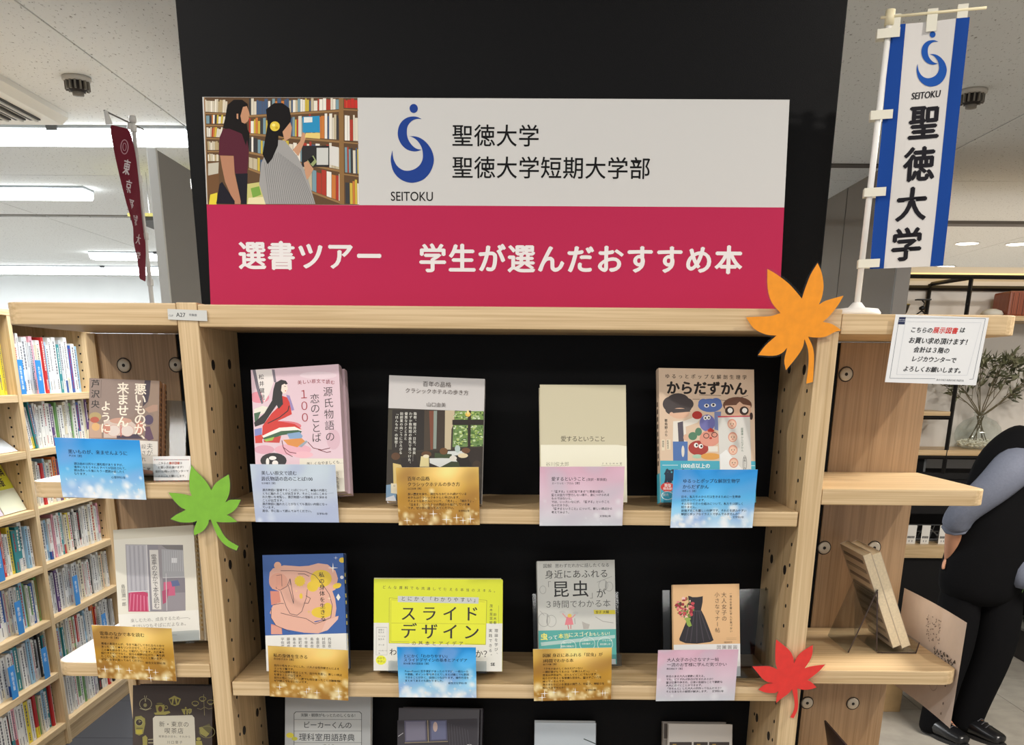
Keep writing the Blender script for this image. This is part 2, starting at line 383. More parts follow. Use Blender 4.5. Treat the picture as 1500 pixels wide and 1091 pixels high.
# detectors
def detector(x, y, lb):
    t = thing('smoke_detector', lb, 'detector', (x, y, CEIL))
    MB().lathe([(0, -.001), (.052, -.001), (.052, -.012), (.046, -.016), (0, -.016)], 28).build('base', mat('detector_white', (188, 182, 172), .5), t, smooth=True)
    mb = MB()
    for k in range(14):
        a = 2*pi*k/14; mb.box(.036, .045, -.003, .003, -.045, -.014, M=Matrix.Rotation(a, 4, 'Z'))
    mb.build('fins', mat('detector_grey', (120, 114, 104), .5), t)
    MB().lathe([(.034, -.014), (.034, -.04), (.025, -.05), (0, -.05)], 20).build('core', DARK, t, smooth=True)
    MB().lathe([(.0, -.044), (.022, -.048), (.02, -.062), (0, -.064)], 16).build('cap', mat('detector_grey', (120, 114, 104), .5), t, smooth=True)
    return t
detector(-1.66, 2.64, 'round finned smoke detector on the ceiling above the maroon flag')
detector(1.735, 2.74, 'round finned smoke detector on the ceiling beside the blue and white flag')
# downlights
for (x, y, lb) in ((3.63, 7.04, 'round lit downlight nearest the blue and white flag'), (4.05, 7.06, 'round lit downlight at the right edge of the ceiling'),
                   (4.17, 8.73, 'round lit downlight low beside the bottom of the flag')):
    t = thing('downlight', lb, 'ceiling light', (x, y, CEIL), 'downlights at right')
    MB().lathe([(.085, -.001), (.098, -.001), (.098, -.006), (.085, -.006)], 28).build('trim_ring', WHITE, t, smooth=True)
    MB().lathe([(0, -.005), (.085, -.005)], 28).build('lamp', DOWN, t)

# ================================================================== DISPLAY BOOKCASE
ZT = (1.6115, 1.641); SH = [(1.338, 1.360), (1.0622, 1.0858), (.7886, .811), (.515, .538), (.24, .263)]
bc = thing('display_bookcase', 'light oak display bookcase with open side wings built around the black pillar', 'bookcase', (0, 0, 0))
def rrect(x0, x1, y0, y1, r, side):      # plan with a rounded outer front corner
    pts = []
    if side > 0:
        pts = [(x0, y0)]+[(x1-r+r*sin(a), y0+r-r*cos(a)) for a in [pi/2*i/6 for i in range(7)]]+[(x1, y1), (x0, y1)]
    else:
        pts = [(x0+r-r*sin(a), y0+r-r*cos(a)) for a in [pi/2*(6-i)/6 for i in range(7)]]+[(x1, y0), (x1, y1), (x0, y1)]
    return pts
MB().box(-.435, .4665, 0, .19, *ZT).build('top_plank', WX, bc, bevel=.0018)
MB().prism(rrect(-.712, -.4655, 0, .298, .028, -1), ZT[0]+.0015, ZT[1]+.0015).build('top_plank', WX, bc, bevel=.0015)
MB().prism(rrect(.467, .718, 0, .298, .028, 1), ZT[0]-.003, ZT[1]-.006).build('top_plank', WX, bc, bevel=.0015)
uL = MB().box(-.465, -.4355, 0, .19, 0, 1.6435).build('upright', WZ, bc, bevel=.0015)
uR = MB().box(.4355, .465, 0, .19, 0, ZT[0]).build('upright', WZ, bc, bevel=.0015)
for z0, z1 in SH: MB().box(-.4335, .4335, .0015, .189, z0, z1).build('shelf', WX, bc, bevel=.0018)
WS = [(1.0925, 1.1148), (1.371, 1.3945), (.812, .835), (.53, .553), (.25, .273)]
for z0, z1 in WS:
    MB().prism(rrect(-.711, -.4655, 0, .268, .026, -1), z0, z1).build('wing_shelf', WX, bc, bevel=.0018)
    MB().prism(rrect(.4655, .711, 0, .268, .026, 1), z0, z1).build('wing_shelf', WX, bc, bevel=.0018)
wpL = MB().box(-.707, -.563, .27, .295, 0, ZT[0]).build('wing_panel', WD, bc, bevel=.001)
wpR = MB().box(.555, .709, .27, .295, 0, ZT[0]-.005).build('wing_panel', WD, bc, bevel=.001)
MB().box(-.7115, -.697, .262, .2695, 0, ZT[0]).build('edge_post', WZ, bc)
MB().box(-.562, -.468, .272, .30, 0, ZT[0]).build('backing_strip', BLACK, bc)  # black fillers added to darken the open gap beside each upright
MB().box(.468, .554, .272, .30, 0, ZT[0]-.006).build('backing_strip', BLACK, bc)
# end panels standing behind the wing panels' free edges
MB().box(-.711, -.690, .297, .60, 0, ZT[0]).build('rear_panel', WY, bc); MB().box(.690, .711, .297, .60, 0, ZT[0]-.006).build('rear_panel', WY, bc)
# cam bolts on the wing panels
bolt0 = None
def bolt(x, z, par):
    global bolt0
    if bolt0 is None:
        mb = MB(); mb.lathe([(0, .0), (.0108, .0), (.0108, .0012), (.0095, .0022), (.0034, .0026), (0, .0026)], 24)
        bolt0 = mb.build('cam_bolt', NICKEL, par, smooth=True); o = bolt0
    else: o = bpy.data.objects.new('cam_bolt', bolt0.data); COL.objects.link(o); o.parent = par
    o.location = (x, .2695, z); o.rotation_euler = (pi/2, 0, 0)
    MB().lathe([(0, .0004), (.0125, .0004)], 24).build('bolt_recess', DARK, o); 
    MB().lathe([(0, .0029), (.0028, .0029)], 12).build('bolt_socket', DARK, o)
for x, z, p in ((-.6549, 1.561, wpL), (-.5665, 1.5625, wpL), (.5681, 1.556, wpR), (.654, 1.557, wpR), (.5634, 1.2613, wpR), (.6522, 1.2622, wpR), (.5634, .9682, wpR), (.6493, .9678, wpR), (-.64, 1.262, wpL), (-.5665, 1.262, wpL)):
    bolt(x, z, p)
# shelf-pin sockets on the inner faces of the uprights
pin = None
def socket(par, x, y, z, r=.0028, s=1):
    global pin
    if pin is None: pin = MB().tube([(-.0006, 0, 0), (.0006, 0, 0)], .0028, 10).build('pin_hole', DARK, par); o = pin
    else: o = bpy.data.objects.new('pin_hole', pin.data); COL.objects.link(o); o.parent = par
    o.location = (x, y, z); o.scale = (1, r/.0028, r/.0028)
for par, x in ((uL, -.4353), (uR, .4353)):
    for k in range(26):
        z = 1.5315-k*.032
        if any(z0-.006 < z < z1+.004 for z0, z1 in SH): continue
        socket(par, x, .0255, z); socket(par, x, .150, z)
    for z in (1.561, 1.2635, .985): socket(par, x, .050, z+.0, .0075); socket(par, x, .132, z+.002, .0075)

# ------------------------------------------------------------------ banner board
fr, BW, BH = fit((298, 142), (1155, 147), (307, 443), (1143, 452), y=.10, lean=9)
fr = Frame(fr.O-fr.v*((fr.O.z-1.6412)/fr.v.z), fr.u, fr.v); BH = fr.px(720, 144)[1]
b = thing('banner_board', 'wide white and crimson banner board leaning on the black pillar', 'banner', fr.M)
MB().box(0, BW, 0, .005, 0, BH).build('foam_board', mat('foam_board', (225, 222, 216), .7), b)
p = Print(fr)
p.poly([(298, 142), (1155, 147), (1150, 310), (301, 305)], (214, 211, 207))
a = p.mb.v; p.mb.v = []; p.mb.f = []; p.mb.mi = []; p.mb.c = []
seam = fr.px(720, 301.5)[1]
p.raw([(0, seam), (BW, seam), (BW, BH), (0, BH)], (201, 200, 198)); p.raw([(0, 0), (BW, 0), (BW, seam), (0, seam)], (178, 38, 78))
# photograph printed in the corner of the banner
p.zoom(280, 120, 3.209); R = random.Random(4)
p.poly([(60, 72), (782, 75), (790, 578), (77, 576)], (96, 72, 50))
def spines(p, top, bot, n, cols):        # a printed row of spines between two lines
    (tx0, ty0, tx1, ty1), (bx0, by0, bx1, by1) = top, bot; t = 0; p.lay(); p.hold = True
    while t < 1:
        w = min(R.uniform(.5, 1.4)/n, 1-t); h = R.uniform(.0, .22)
        def L(q, e): 
            X0 = tx0+(tx1-tx0)*q; Y0 = ty0+(ty1-ty0)*q; X1 = bx0+(bx1-bx0)*q; Y1 = by0+(by1-by0)*q
            return (X0+(X1-X0)*e, Y0+(Y1-Y0)*e)
        p.poly([L(t, h), L(t+w*.92, h), L(t+w*.92, 1), L(t, 1)], R.choice(cols)); t += w
    p.hold = False
BK = [(214, 206, 188), (190, 178, 150), (170, 60, 48), (200, 176, 70), (70, 90, 120), (226, 220, 206), (60, 60, 62), (120, 150, 160), (196, 120, 60), (230, 225, 215)]
LT = [(216, 206, 186), (200, 190, 168), (228, 220, 204), (180, 160, 120)]
WOODP = (150, 116, 76)
rows = [((272, 76, 700, 76), (272, 156, 700, 128), 30, BK), ((272, 170, 700, 142), (272, 240, 700, 272), 30, BK), ((272, 256, 700, 290), (272, 326, 700, 412), 26, BK),
        ((272, 340, 700, 428), (272, 402, 700, 560), 24, BK), ((66, 80, 172, 80), (68, 140, 168, 145), 12, LT), ((70, 154, 165, 155), (72, 196, 160, 196), 12, BK),
        ((72, 212, 150, 212), (74, 258, 140, 260), 10, BK), ((76, 276, 130, 276), (78, 320, 130, 320), 8, LT), ((78, 336, 130, 336), (80, 372, 130, 372), 7, LT),
        ((720, 78, 782, 78), (720, 122, 784, 124), 5, [(190, 50, 44), (200, 70, 50), (220, 210, 200)]), ((722, 150, 784, 150), (722, 275, 786, 278), 5, BK), ((722, 300, 786, 300), (724, 425, 788, 432), 6, BK), ((724, 455, 788, 460), (726, 572, 790, 576), 4, BK)]
for tp, bt, n, cs in rows: spines(p, tp, bt, n, cs)
for l in (((270, 162), (702, 136)), ((270, 246), (702, 282)), ((270, 332), (702, 420)), ((270, 408), (702, 568))): p.line(l, 9, WOODP)
for l in (((66, 148), (170, 151)), ((70, 204), (160, 206)), ((72, 266), (140, 268)), ((76, 328), (132, 328)), ((716, 130), (785, 134)), ((716, 284), (787, 290)), ((716, 434), (788, 444))): p.line(l, 6, WOODP)
p.poly([(694, 76), (716, 76), (720, 576), (698, 574)], (140, 106, 66)); p.poly([(60, 72), (66, 72), (80, 576), (77, 576)], WOODP)
p.poly([(78, 380), (132, 376), (130, 520), (82, 530)], (110, 78, 50)); p.poly([(80, 384), (130, 378), (128, 430), (80, 440)], (190, 184, 168)); p.poly([(90, 530), (124, 520), (120, 576), (84, 576)], (220, 200, 60))
p.poly([(262, 480), (330, 470), (350, 576), (262, 574)], (196, 190, 120)); p.poly([(280, 500), (320, 490), (330, 530), (290, 545)], (120, 160, 70)); p.poly([(270, 545), (340, 540), (350, 574), (265, 574)], (226, 214, 170))
p.rect(520, 300, 650, 400, (46, 44, 46)); p.rect(590, 310, 645, 390, (200, 200, 196)); p.poly([(650, 300), (694, 308), (694, 400), (650, 388)], (214, 212, 206))
# woman with long hair, maroon top
p.poly([(170, 110), (200, 84), (240, 84), (266, 104), (268, 130), (250, 200), (275, 240), (270, 330), (240, 280), (200, 240), (150, 215), (162, 160)], (22, 18, 18))
p.poly([(244, 118), (262, 114), (268, 130), (272, 140), (276, 158), (270, 162), (272, 172), (266, 186), (252, 196), (238, 190), (232, 160)], (190, 140, 108))
p.poly([(214, 150), (222, 150), (222, 176), (214, 172)], (190, 140, 108))
p.poly([(150, 222), (180, 220), (230, 240), (262, 260), (272, 330), (264, 430), (230, 450), (200, 420), (196, 346), (130, 346), (134, 260)], (84, 34, 48))
p.poly([(136, 346), (200, 348), (205, 430), (234, 560), (232, 574), (205, 574), (160, 470), (145, 400)], (176, 126, 98))
p.poly([(146, 470), (205, 560), (205, 574), (118, 572), (134, 480)], (28, 26, 36)); p.poly([(208, 432), (266, 430), (262, 574), (236, 574)], (28, 26, 36))
p.poly([(236, 200), (262, 196), (268, 250), (258, 300), (240, 250)], (22, 18, 18))
# woman with ponytail, striped shirt
p.poly([(352, 130), (390, 100), (430, 100), (462, 124), (470, 170), (462, 225), (440, 262), (400, 250), (360, 200)], (20, 17, 18))
p.poly([(430, 235), (466, 190), (474, 215), (468, 262), (440, 280)], (196, 148, 116))
p.poly([(400, 272), (440, 276), (500, 350), (545, 440), (584, 574), (350, 574), (320, 480), (330, 380), (370, 300)], (158, 156, 154))
for i in range(22): p.line([(345+i*8, 330+abs(i-8)*6), (368+i*10, 572)], 1.8, (104, 104, 106))
p.poly([(360, 200), (412, 236), (408, 300), (382, 360), (360, 388), (336, 340), (348, 270)], (20, 17, 18))
p.ell(394, 209, 23, 23, (222, 196, 70)); p.ell(388, 203, 8, 7, (244, 226, 130)); p.ell(402, 216, 7, 6, (196, 160, 40))
p.poly([(478, 320), (512, 280), (524, 236), (544, 250), (530, 290), (504, 350)], (196, 148, 116))
p.poly([(536, 430), (530, 380), (548, 372), (576, 410), (560, 440), (545, 462)], (196, 148, 116)); p.poly([(546, 370), (574, 346), (592, 376), (572, 398)], (150, 160, 110)); p.poly([(548, 366), (570, 350), (580, 366), (562, 386)], (24, 24, 24))
p.poly([(524, 164), (604, 160), (606, 238), (526, 238)], (46, 140, 186)); p.poly([(530, 166), (570, 166), (570, 190), (530, 192)], (226, 226, 220)); p.poly([(540, 240), (606, 240), (606, 268), (534, 262)], (226, 200, 120))
# emblem
def emblem(p, cx, cy, s, col):
    """two interlocked crescents with a dot, in a unit box 430 wide, 790 high"""
    def strip(o, q, n=12):
        yv = p.lay()
        def cr(L):
            r = []
            for i in range(len(L)-1):
                a, b, c2, d = L[max(i-1, 0)], L[i], L[i+1], L[min(i+2, len(L)-1)]
                for t in (0, .25, .5, .75): r.append(tuple(.5*(2*b[k]+(c2[k]-a[k])*t+(2*a[k]-5*b[k]+4*c2[k]-d[k])*t*t+(3*b[k]-a[k]-3*c2[k]+d[k])*t**3) for k in (0, 1)))
            return r+[L[-1]]
        A, B = cr(o), cr(q); n = len(A)
        def res(L): return [L[min(int(i*(len(L)-1)/(n-1)), len(L)-1)] for i in range(n)]
        B = res(B); pts = [p.P(cx+(x-302)*s, cy+(y-480)*s) for x, y in A+B]
        p.mb.add([(a, yv, b) for a, b in pts], [(i, i+1, n+i+1, n+i) for i in range(n-1)], 0, col)
    p.ell(cx+12*s, cy-350*s, 41*s, 45*s, col, 28)
    strip([(395,235),(350,215),(305,210),(250,221),(200,255),(166,310),(155,380),(166,440),(200,500),(250,541),(310,558),(355,555),(392,543)], [(395,235),(345,234),(300,252),(265,287),(248,330),(247,390),(262,445),(298,498),(340,530),(392,543)])
    strip([(250,408),(320,408),(380,425),(440,470),(490,540),(515,630),(502,715),(462,790),(400,845),(310,872),(230,860),(160,820),(110,755),(89,680),(86,620),(101,548)], [(250,408),(290,412),(345,447),(388,508),(405,575),(402,640),(374,695),(322,735),(258,752),(200,742),(150,705),(118,650),(106,600),(101,548)])
LOGO = (30, 62, 138)
p.zoom(560, 140, 6.82); emblem(p, 302, 480, 1.0, LOGO); p.text('SEITOKU', 82, 936, 126, (20, 20, 22), .004, res=4, sx=.88)
p.zoom(640, 130, 2.778); p.text('聖徳大学', 60, 142, 92, (14, 14, 16), .006, pitch=93.5, res=4); p.text('聖徳大学短期大学部', 60, 272, 92, (14, 14, 16), .006, pitch=93.5, res=4)
p.zoom(0, 0, 1)
p.text('選書ツアー', 348, 352, 42.5, (226, 222, 222), .030, pitch=44.2, res=4); p.text('学生が選んだおすすめ本', 613, 356, 42.5, (226, 222, 222), .030, pitch=44.6, res=4)
p.build('banner_print', b, MATTE)

# ================================================================== CARDS, LABELS, LEAVES
def noise2(u, v, seed, n=5):
    r = random.Random(seed); o = 0
    for k in range(n):
        fx, fy, ph = r.uniform(1, 4), r.uniform(1, 4), r.uniform(0, 6.28); o = o+np.sin(u*fx*3.1+v*fy*2.3+ph)*np.cos(v*fx*2.1-u*fy+ph)
    return o/n
def bg(kind, seed=1):
    pal = {'blue': ((34, 146, 226), (96, 186, 240), (196, 220, 240), (140, 170, 230)), 'gold': ((222, 184, 96), (196, 146, 50), (168, 120, 52), (150, 104, 50)),
           'pink': ((222, 176, 196), (224, 198, 212), (206, 208, 214), (204, 196, 208)), 'lilac': ((206, 220, 230), (198, 208, 224), (184, 196, 224), (180, 190, 222))}[kind]
    r = random.Random(seed); big = []
    for _ in range({'blue': 70, 'gold': 80, 'pink': 14, 'lilac': 16}[kind]):
        yy = 1-abs(r.gauss(0, .2)) if kind in ('blue', 'gold') else r.uniform(.55, 1)
        big.append((r.uniform(0, 1), yy, r.choice([.008, .012, .02, .035, .055]), r.uniform(.25, .8)))
    spark = {'blue': (255, 255, 255), 'gold': (255, 240, 190), 'pink': (236, 234, 238), 'lilac': (226, 234, 244)}[kind]
    def fn(u, v):
        c = [np.array(x, float) for x in pal]; t = np.clip(v, 0, 1)[..., None]
        o = np.where(t < .5, c[0]+(c[1]-c[0])*t*2, c[1]+(c[2]-c[1])*(t-.5)*2); nz = noise2(u, v, seed+9)[..., None]
        o = o+(c[3]-o)*np.clip(nz*1.2, 0, .6)+np.clip(-nz, 0, .5)*({'blue': 40, 'gold': 50, 'pink': 16, 'lilac': 14}[kind])
        if kind == 'gold': o = o+np.exp(-((u-.6)**2+(v-.12)**2)*14)[..., None]*46
        for x, y, rr, al in big:
            d = np.sqrt((u-x)**2+((v-y)*.68)**2); a = np.clip(1.3-d/rr, 0, 1)*al; o = o+(np.array(spark)-o)*a[..., None]
        return np.clip(o, 0, 255)
    return fn
def star(p, x, y, r, col): p.poly([(x, y-r), (x+r*.1, y-r*.1), (x+r, y), (x+r*.1, y+r*.1), (x, y+r), (x-r*.1, y+r*.1), (x-r, y), (x-r*.1, y-r*.1)], col)
INK = {'blue': (8, 26, 56), 'gold': (30, 18, 8), 'pink': (18, 16, 26), 'lilac': (22, 26, 38)}
cards = [
 ('lilac', (366, 679.5), (491.5, 681), (375, 764.4), (496.4, 765.4), 'pale lilac-blue review card in front of the pink court lady book', 350, 520, 4.043,
  [('美しい原文で読む', 130, 684, 27, 1), ('源氏物語の恋のことば100', 130, 718, 27, 1), ('松井健児【著】', 134, 752, 13, 0)],
  ['源氏物語に登場することばについて、本編の内容と', 'ともに触れることが出来ます。そのことばにこめら', 'れた想いを考察し、源氏物語への理解をより深める', 'ことが出来ます。', '源氏物語に触れたことがなくても面白い内容になっ', 'ています。', '是非、手に取って読んでみてください。'], 138, 790, 17, 20.6, ('文学科1年', 460, 932, 15)),
 ('gold', (580, 684.5), (701, 684.5), (584, 769), (703, 769), 'gold sparkling review card in front of the hotel dining room book', 550, 520, 4.043,
  [('百年の品格', 188, 718, 27, 1), ('クラシックホテルの歩き方', 188, 752, 26.5, 1), ('山口由美【著】', 190, 784, 13, 0)],
  ['長い歴史を持ち、現在もなお使われ続けている', 'ホテルはクラシックホテルと呼ばれます。', 'そのようなホテルについて、「見る」、「味わう」、', '「泊まる」という３つの視点から紹介している本', 'です。ぜひ手に取ってみてください。'], 190, 815, 17, 20.5, ('文学科2年', 490, 915, 15)),
 ('pink', (791, 684), (914.7, 684), (790, 770), (911.7, 771), 'pink review card in front of the plain cream book', 760, 540, 4.364,
  [('愛するということ', 208, 690, 28, 1), ('(改訳・新装版)', 432, 698, 20, 0), ('エーリッヒ・フロム【著】', 210, 724, 16, 0)],
  ['"「愛する」とは技術である"と著者は語る。', '愛とは全力で努力しない限り、身につけられる', 'ものではないと。', 'では、いったいなにが、「愛する」ということ', 'なのだろうか。', '「愛するということ」について、新しい視点から', '考えてみよう。'], 208, 776, 18, 22, ('文学科2年', 516, 934, 16)),
 ('blue', (987.7, 688), (1109.4, 688), (981.3, 772.8), (1102.5, 773.5), 'bright blue review card in front of the cartoon anatomy book', 940, 520, 4.043,
  [('ゆるっとポップな解剖生物学', 244, 732, 26.5, 1), ('からだずかん', 242, 766, 26.5, 1), ('角野ふち【著】', 240, 798, 13, 0)],
  ['日々、私たちのからだは生きるために一生懸命', 'はたらいています。', 'そんなからだの仕組みについて、私たちは詳しく', '知りません。', '勉強するにも難しい分野です。それらを読みやすい', '解説とポップなイラストで学んでみませんか？'], 234, 830, 17, 20.5, ('文学科3年', 538, 952, 15)),
 ('gold', (391.8, 944.7), (510, 945.8), (395.7, 1019.6), (509.8, 1019.6), 'gold sparkling review card in front of the blue book', 370, 790, 4.364,
  [('私の身体を生きる', 132, 726, 27, 1), ('西加奈子ほか【著】', 134, 754, 15, 0)],
  ['自分の性をテーマにした、17人の女性作家さんによる', 'エッセイ集です。', '様々な価値観を知ることで、自分を見直し、新しい視点', 'を得ることが出来ます。', '自分の性について、一度でも何か思ったことがある方に', 'ぜひ読んでもらいたいです。'], 136, 795, 17, 19.6, ('文学科1年', 496, 895, 15)),
 ('blue', (581.8, 947), (696.7, 947.4), (584.4, 1021), (698.3, 1021), 'blue review card in front of the yellow landscape book', 530, 820, 4.961,
  [('とにかく「わかりやすい」', 302, 684, 27.5, 1), ('スライドデザインの基本とアイデア', 302, 712, 28.5, 1), ('鈴木春 茂木菜菜絵【著】', 302, 744, 17, 0)],
  ['PowerPointに苦手意識があったのですが、一冊ルール', 'や基礎、ポイント等を押さえてしまえば誰にでも表現', 'できることが多く、自信につながります。操作方法を', 'まとめてあるのも助かりました。'], 312, 798, 19, 23, ('総合文化学科1年', 628, 886, 18)),
 ('gold', (781.3, 950.6), (895.7, 950.6), (781.6, 1026.5), (895.7, 1026.5), 'gold sparkling review card in front of the grey insect book', 760, 800, 4.547,
  [('図解 身近にあふれる「昆虫」が', 158, 714, 27.5, 1), ('3時間でわかる本', 158, 750, 27, 1), ('金子大輔【著】', 160, 780, 14, 0)],
  ['「クモの糸のしくみはえげつない', '一瞬好意がもてるのは「お隣さんだっ」', '昆虫は海底以外、ほとんどどこにでもいます。', '知りだけ見ると不思議な昆虫も、実はすごい力を', '持っているんです。', '身のまわりにいる昆虫の綺麗さ、可愛さ、神秘さを', '知ってみませんか？'], 158, 808, 17.5, 21, ('文学科1年', 442, 950, 16)),
 ('pink', (964.4, 952.2), (1081.2, 952.8), (960.2, 1026.7), (1076, 1027.6), 'pink review card in front of the black dress book', 940, 840, 5.453,
  [('大人女子の小さなマナー帖', 202, 672, 34, 0), ('一流のお客様に学んだ気づかい', 202, 712, 33.5, 0), ('権田美紀子【著】', 198, 752, 17, 0)],
  ['余白のある大人は素敵に見える。', 'でも、どうすれば余白が生まれるのか？', '実は仕事や歩き方、日常の些細なことで素敵な', '大人に近づくことができます。', '「きちんと」した大人の所作ってなんだろう？', 'そんなあなたの疑問が解決します。　文学科1年'], 194, 810, 21, 24.5, None),
 ('blue', (80.2, 641.8), (203.3, 641), (91.4, 727.8), (214.8, 729.5), 'blue review card on the upper left wing shelf', 0, 430, 3.305,
  [('悪いものが、来ませんように', 328, 752, 22.5, 1), ('芦沢央【著】', 332, 778, 12, 0)],
  ['読み始めは所々に違和感がありますが、', '後半になるとそれらすべてが回収されて、', '読み終わった後にもう一度読み返したく', 'なります。'], 358, 815, 13.8, 16.2, ('心理学科1年', 538, 882, 13)),
 ('gold', (134.2, 914.1), (250.4, 915.4), (143.8, 992.6), (258.4, 992), 'gold sparkling review card on the lower left wing shelf', 0, 740, 3.1075,
  [('電車のなかで本を読む', 452, 572, 20, 1), ('島田潤一郎【著】', 456, 594, 11, 0)],
  ['著者の島田さんが、今まで過ごしてきた日々の中で', 'あったことと本をリンクさせて、「こんな時に僕は', 'この本を読みました」と紹介しています。ただ本を', '紹介するだけでなく、自分の視野が広がり、本を読', 'むことに対しての意識が変わっていくと思います。', 'ぜひ、お手に取ってみてください。'], 460, 622, 12.2, 14.4, ('総合文化学科1年', 662, 710, 12)),
]
for k, (kind, TL, TR, BL, BR, lb, ox, oy, sc, heads, body, bx, by, bs, bp, foot) in enumerate(cards):
    fr, W, H = fit(TL, TR, BL, BR, y=-.0035, lean=-4)
    c = thing('review_card', lb, 'card', fr.M, 'review cards taped to the shelf fronts')
    MB().box(0, W, 0, .0006, 0, H).build('card_stock', mat('card_stock', (228, 228, 226), .4), c)
    p = Print(fr); p.field(W, H, 66, 46, bg(kind, 11+k*3)); p.zoom(ox, oy, sc)
    if kind in ('gold', 'blue'):
        U = p.unit(bx, by); r = random.Random(50+k); p2 = p.fr; p.fr = None
        for _ in range(7 if kind == 'gold' else 4): star(p, r.uniform(.08, .95)*W, r.uniform(.04, .2)*H, r.uniform(.035, .06)*W*(1 if kind == 'gold' else .6), (250, 244, 232))
        p.fr = p2
    for t, x, y, s, bd in heads: p.text(t, x, y, s, INK[kind], .016 if bd else .006, pitch=s*.985)
    for i, l in enumerate(body): p.text(l, bx, by+i*bp, bs, INK[kind], .014, res=1, pitch=bs*.985)
    if foot: p.text(*foot[:4], INK[kind], .01, res=1)
    p.build('card_print', c, GLOSS)

# notices
def notice(TL, TR, BL, BR, y, lean, lb, name='notice'):
    fr, W, H = fit(TL, TR, BL, BR, y=y, lean=lean)
    c = thing(name, lb, 'sign', fr.M); MB().box(0, W, 0, .0006, 0, H).build('card_stock', mat('notice_stock', (236, 236, 236), .35), c)
    return fr, W, H, c
fr, W, H, c = notice((1313, 459.3), (1448.5, 462.6), (1295.5, 559.6), (1431, 561), -.0045, -2, 'white laminated notice with red and black writing taped to the right top plank')
p = Print(fr).zoom(1300, 450, 9.094)
p.line([(150, 137), (1305, 150), (1140, 955), (1090, 960)], 5, (120, 126, 136)); p.line([(640, 950), (30, 945), (145, 215)], 5, (120, 126, 136)); p.line([(250, 190), (1250, 205), (1060, 905), (120, 895), (235, 215)], 3, (200, 203, 210))
p.poly([(158, 130), (245, 130), (228, 228), (136, 226)], (30, 38, 74)); p.text('BOOKS', 160, 150, 25, (200, 205, 220), .01, res=1); p.text('KINOKUNIYA', 152, 178, 16, (200, 205, 220), .01, res=1)
SK = .16
for t, x, y, s, col in (('こちらの', 322, 258, 76, (30, 30, 32)), ('展示図書', 622, 258, 86, (214, 52, 46)), ('は', 976, 262, 76, (30, 30, 32)), ('お買い求め頂けます！', 298, 392, 86, (30, 30, 32)), ('会計は３階の', 362, 520, 80, (30, 30, 32)),
                        ('レジカウンターで', 332, 645, 77, (30, 30, 32)), ('よろしくお願いします。', 222, 776, 76, (30, 30, 32))):
    p.text(t, x, y, s, col, .023, res=3, skew=SK, pitch=s*1.0 if s != 80 else 83)
p.text('BOOKS KINOKUNIYA', 660, 944, 38, (90, 92, 96), .0, res=1, skew=SK); p.build('notice_print', c)

fr, W, H, c = notice((223, 668.3), (279.6, 669.8), (226, 703.8), (279.9, 705.3), .02, 12, 'small white notice card propped on the upper left wing shelf')
p = Print(fr).zoom(130, 540, 6.82)
for k in range(22):
    for yy in (905, 1118): p.rect(655+k*16, yy, 664+k*16, yy+8, ((60, 60, 64) if k % 3 else (190, 60, 60)))
for t, x, y, s in (('こちらの展示図書は', 694, 930, 27), ('お買い求め頂けます！', 690, 972, 27.5), ('会計は3階レジカウンターで', 664, 1012, 27), ('よろしくお願いします。', 690, 1060, 27)): p.text(t, x, y, s, (60, 56, 58), .006, res=1)
p.text('展示図書', 802, 930, 27, (210, 110, 90), .014, res=1); p.build('notice_print', c)

fr, W, H, c = notice((245, 452), (303, 453.6), (246.6, 468), (303.4, 469), -.0022, 0, 'narrow white shelf label reading A27 taped across the left upright', 'shelf_label')
p = Print(fr).zoom(240, 430, 9.094); p.raw([(0, 0), (W, 0), (W, H), (0, H)], (208, 208, 204))
p.text('A27', 162, 238, 76, (40, 42, 46), .014, res=3); p.text('CLIF', 62, 272, 34, (90, 92, 96), .01, res=1); p.text('特集棚', 335, 264, 36, (90, 92, 96), .01, res=1); p.build('label_print', c)

# sheet taped to the free end of the lower right wing shelf, seen from behind
sx = .7125
c = thing('hanging_sheet', 'large thin printed sheet taped to the end of the lower right wing shelf', 'sheet', (sx, 0, 0))
mb = MB(); n = 8
for i in range(n+1):
    y = .0085+i*.0315; bow = .004*sin(pi*i/n); z0 = 1.017-.0006*i+.0; mb.v += [(bow, y, z0), (bow, y, 1.1915)]
mb.f = [(2*i, 2*i+2, 2*i+3, 2*i+1) for i in range(n)]; mb.mi = [0]*n; mb.c = [None]*n
mb.build('sheet_paper', mat('sheet_paper', (206, 192, 182), .6, var=.03, bscale=40), c)
mb = MB(); r = random.Random(8)
for i in range(60):
    y = r.uniform(.09, .15); z = r.uniform(1.128, 1.172); mb.box(-.0008, -.0004, y, y+r.uniform(.001, .003), z, z+r.uniform(.001, .0025), 0, (112, 98, 92))
for i in range(46):
    y = .025+i*.0018; z = 1.118+.004*sin(i*.9)+r.uniform(-.003, .003); mb.box(-.0008, -.0004, y, y+.0022, z, z+r.uniform(.001, .004), 0, (40, 34, 34))
for i in range(26):
    a = 2*pi*i/26; mb.box(-.0008, -.0004, .09+.016*cos(a), .0915+.016*cos(a), 1.068+.014*sin(a), 1.0692+.014*sin(a), 0, (160, 146, 140))
mb.box(-.0008, -.0004, .128, .15, 1.07, 1.088, 0, (196, 150, 140))
for z, y in ((1.075, .045), (1.045, .043), (1.027, .045)): mb.box(-.0008, -.0004, y, y+.0022, z, z+.004, 0, (70, 60, 60))
mb.build('sheet_print', PRINT, c)

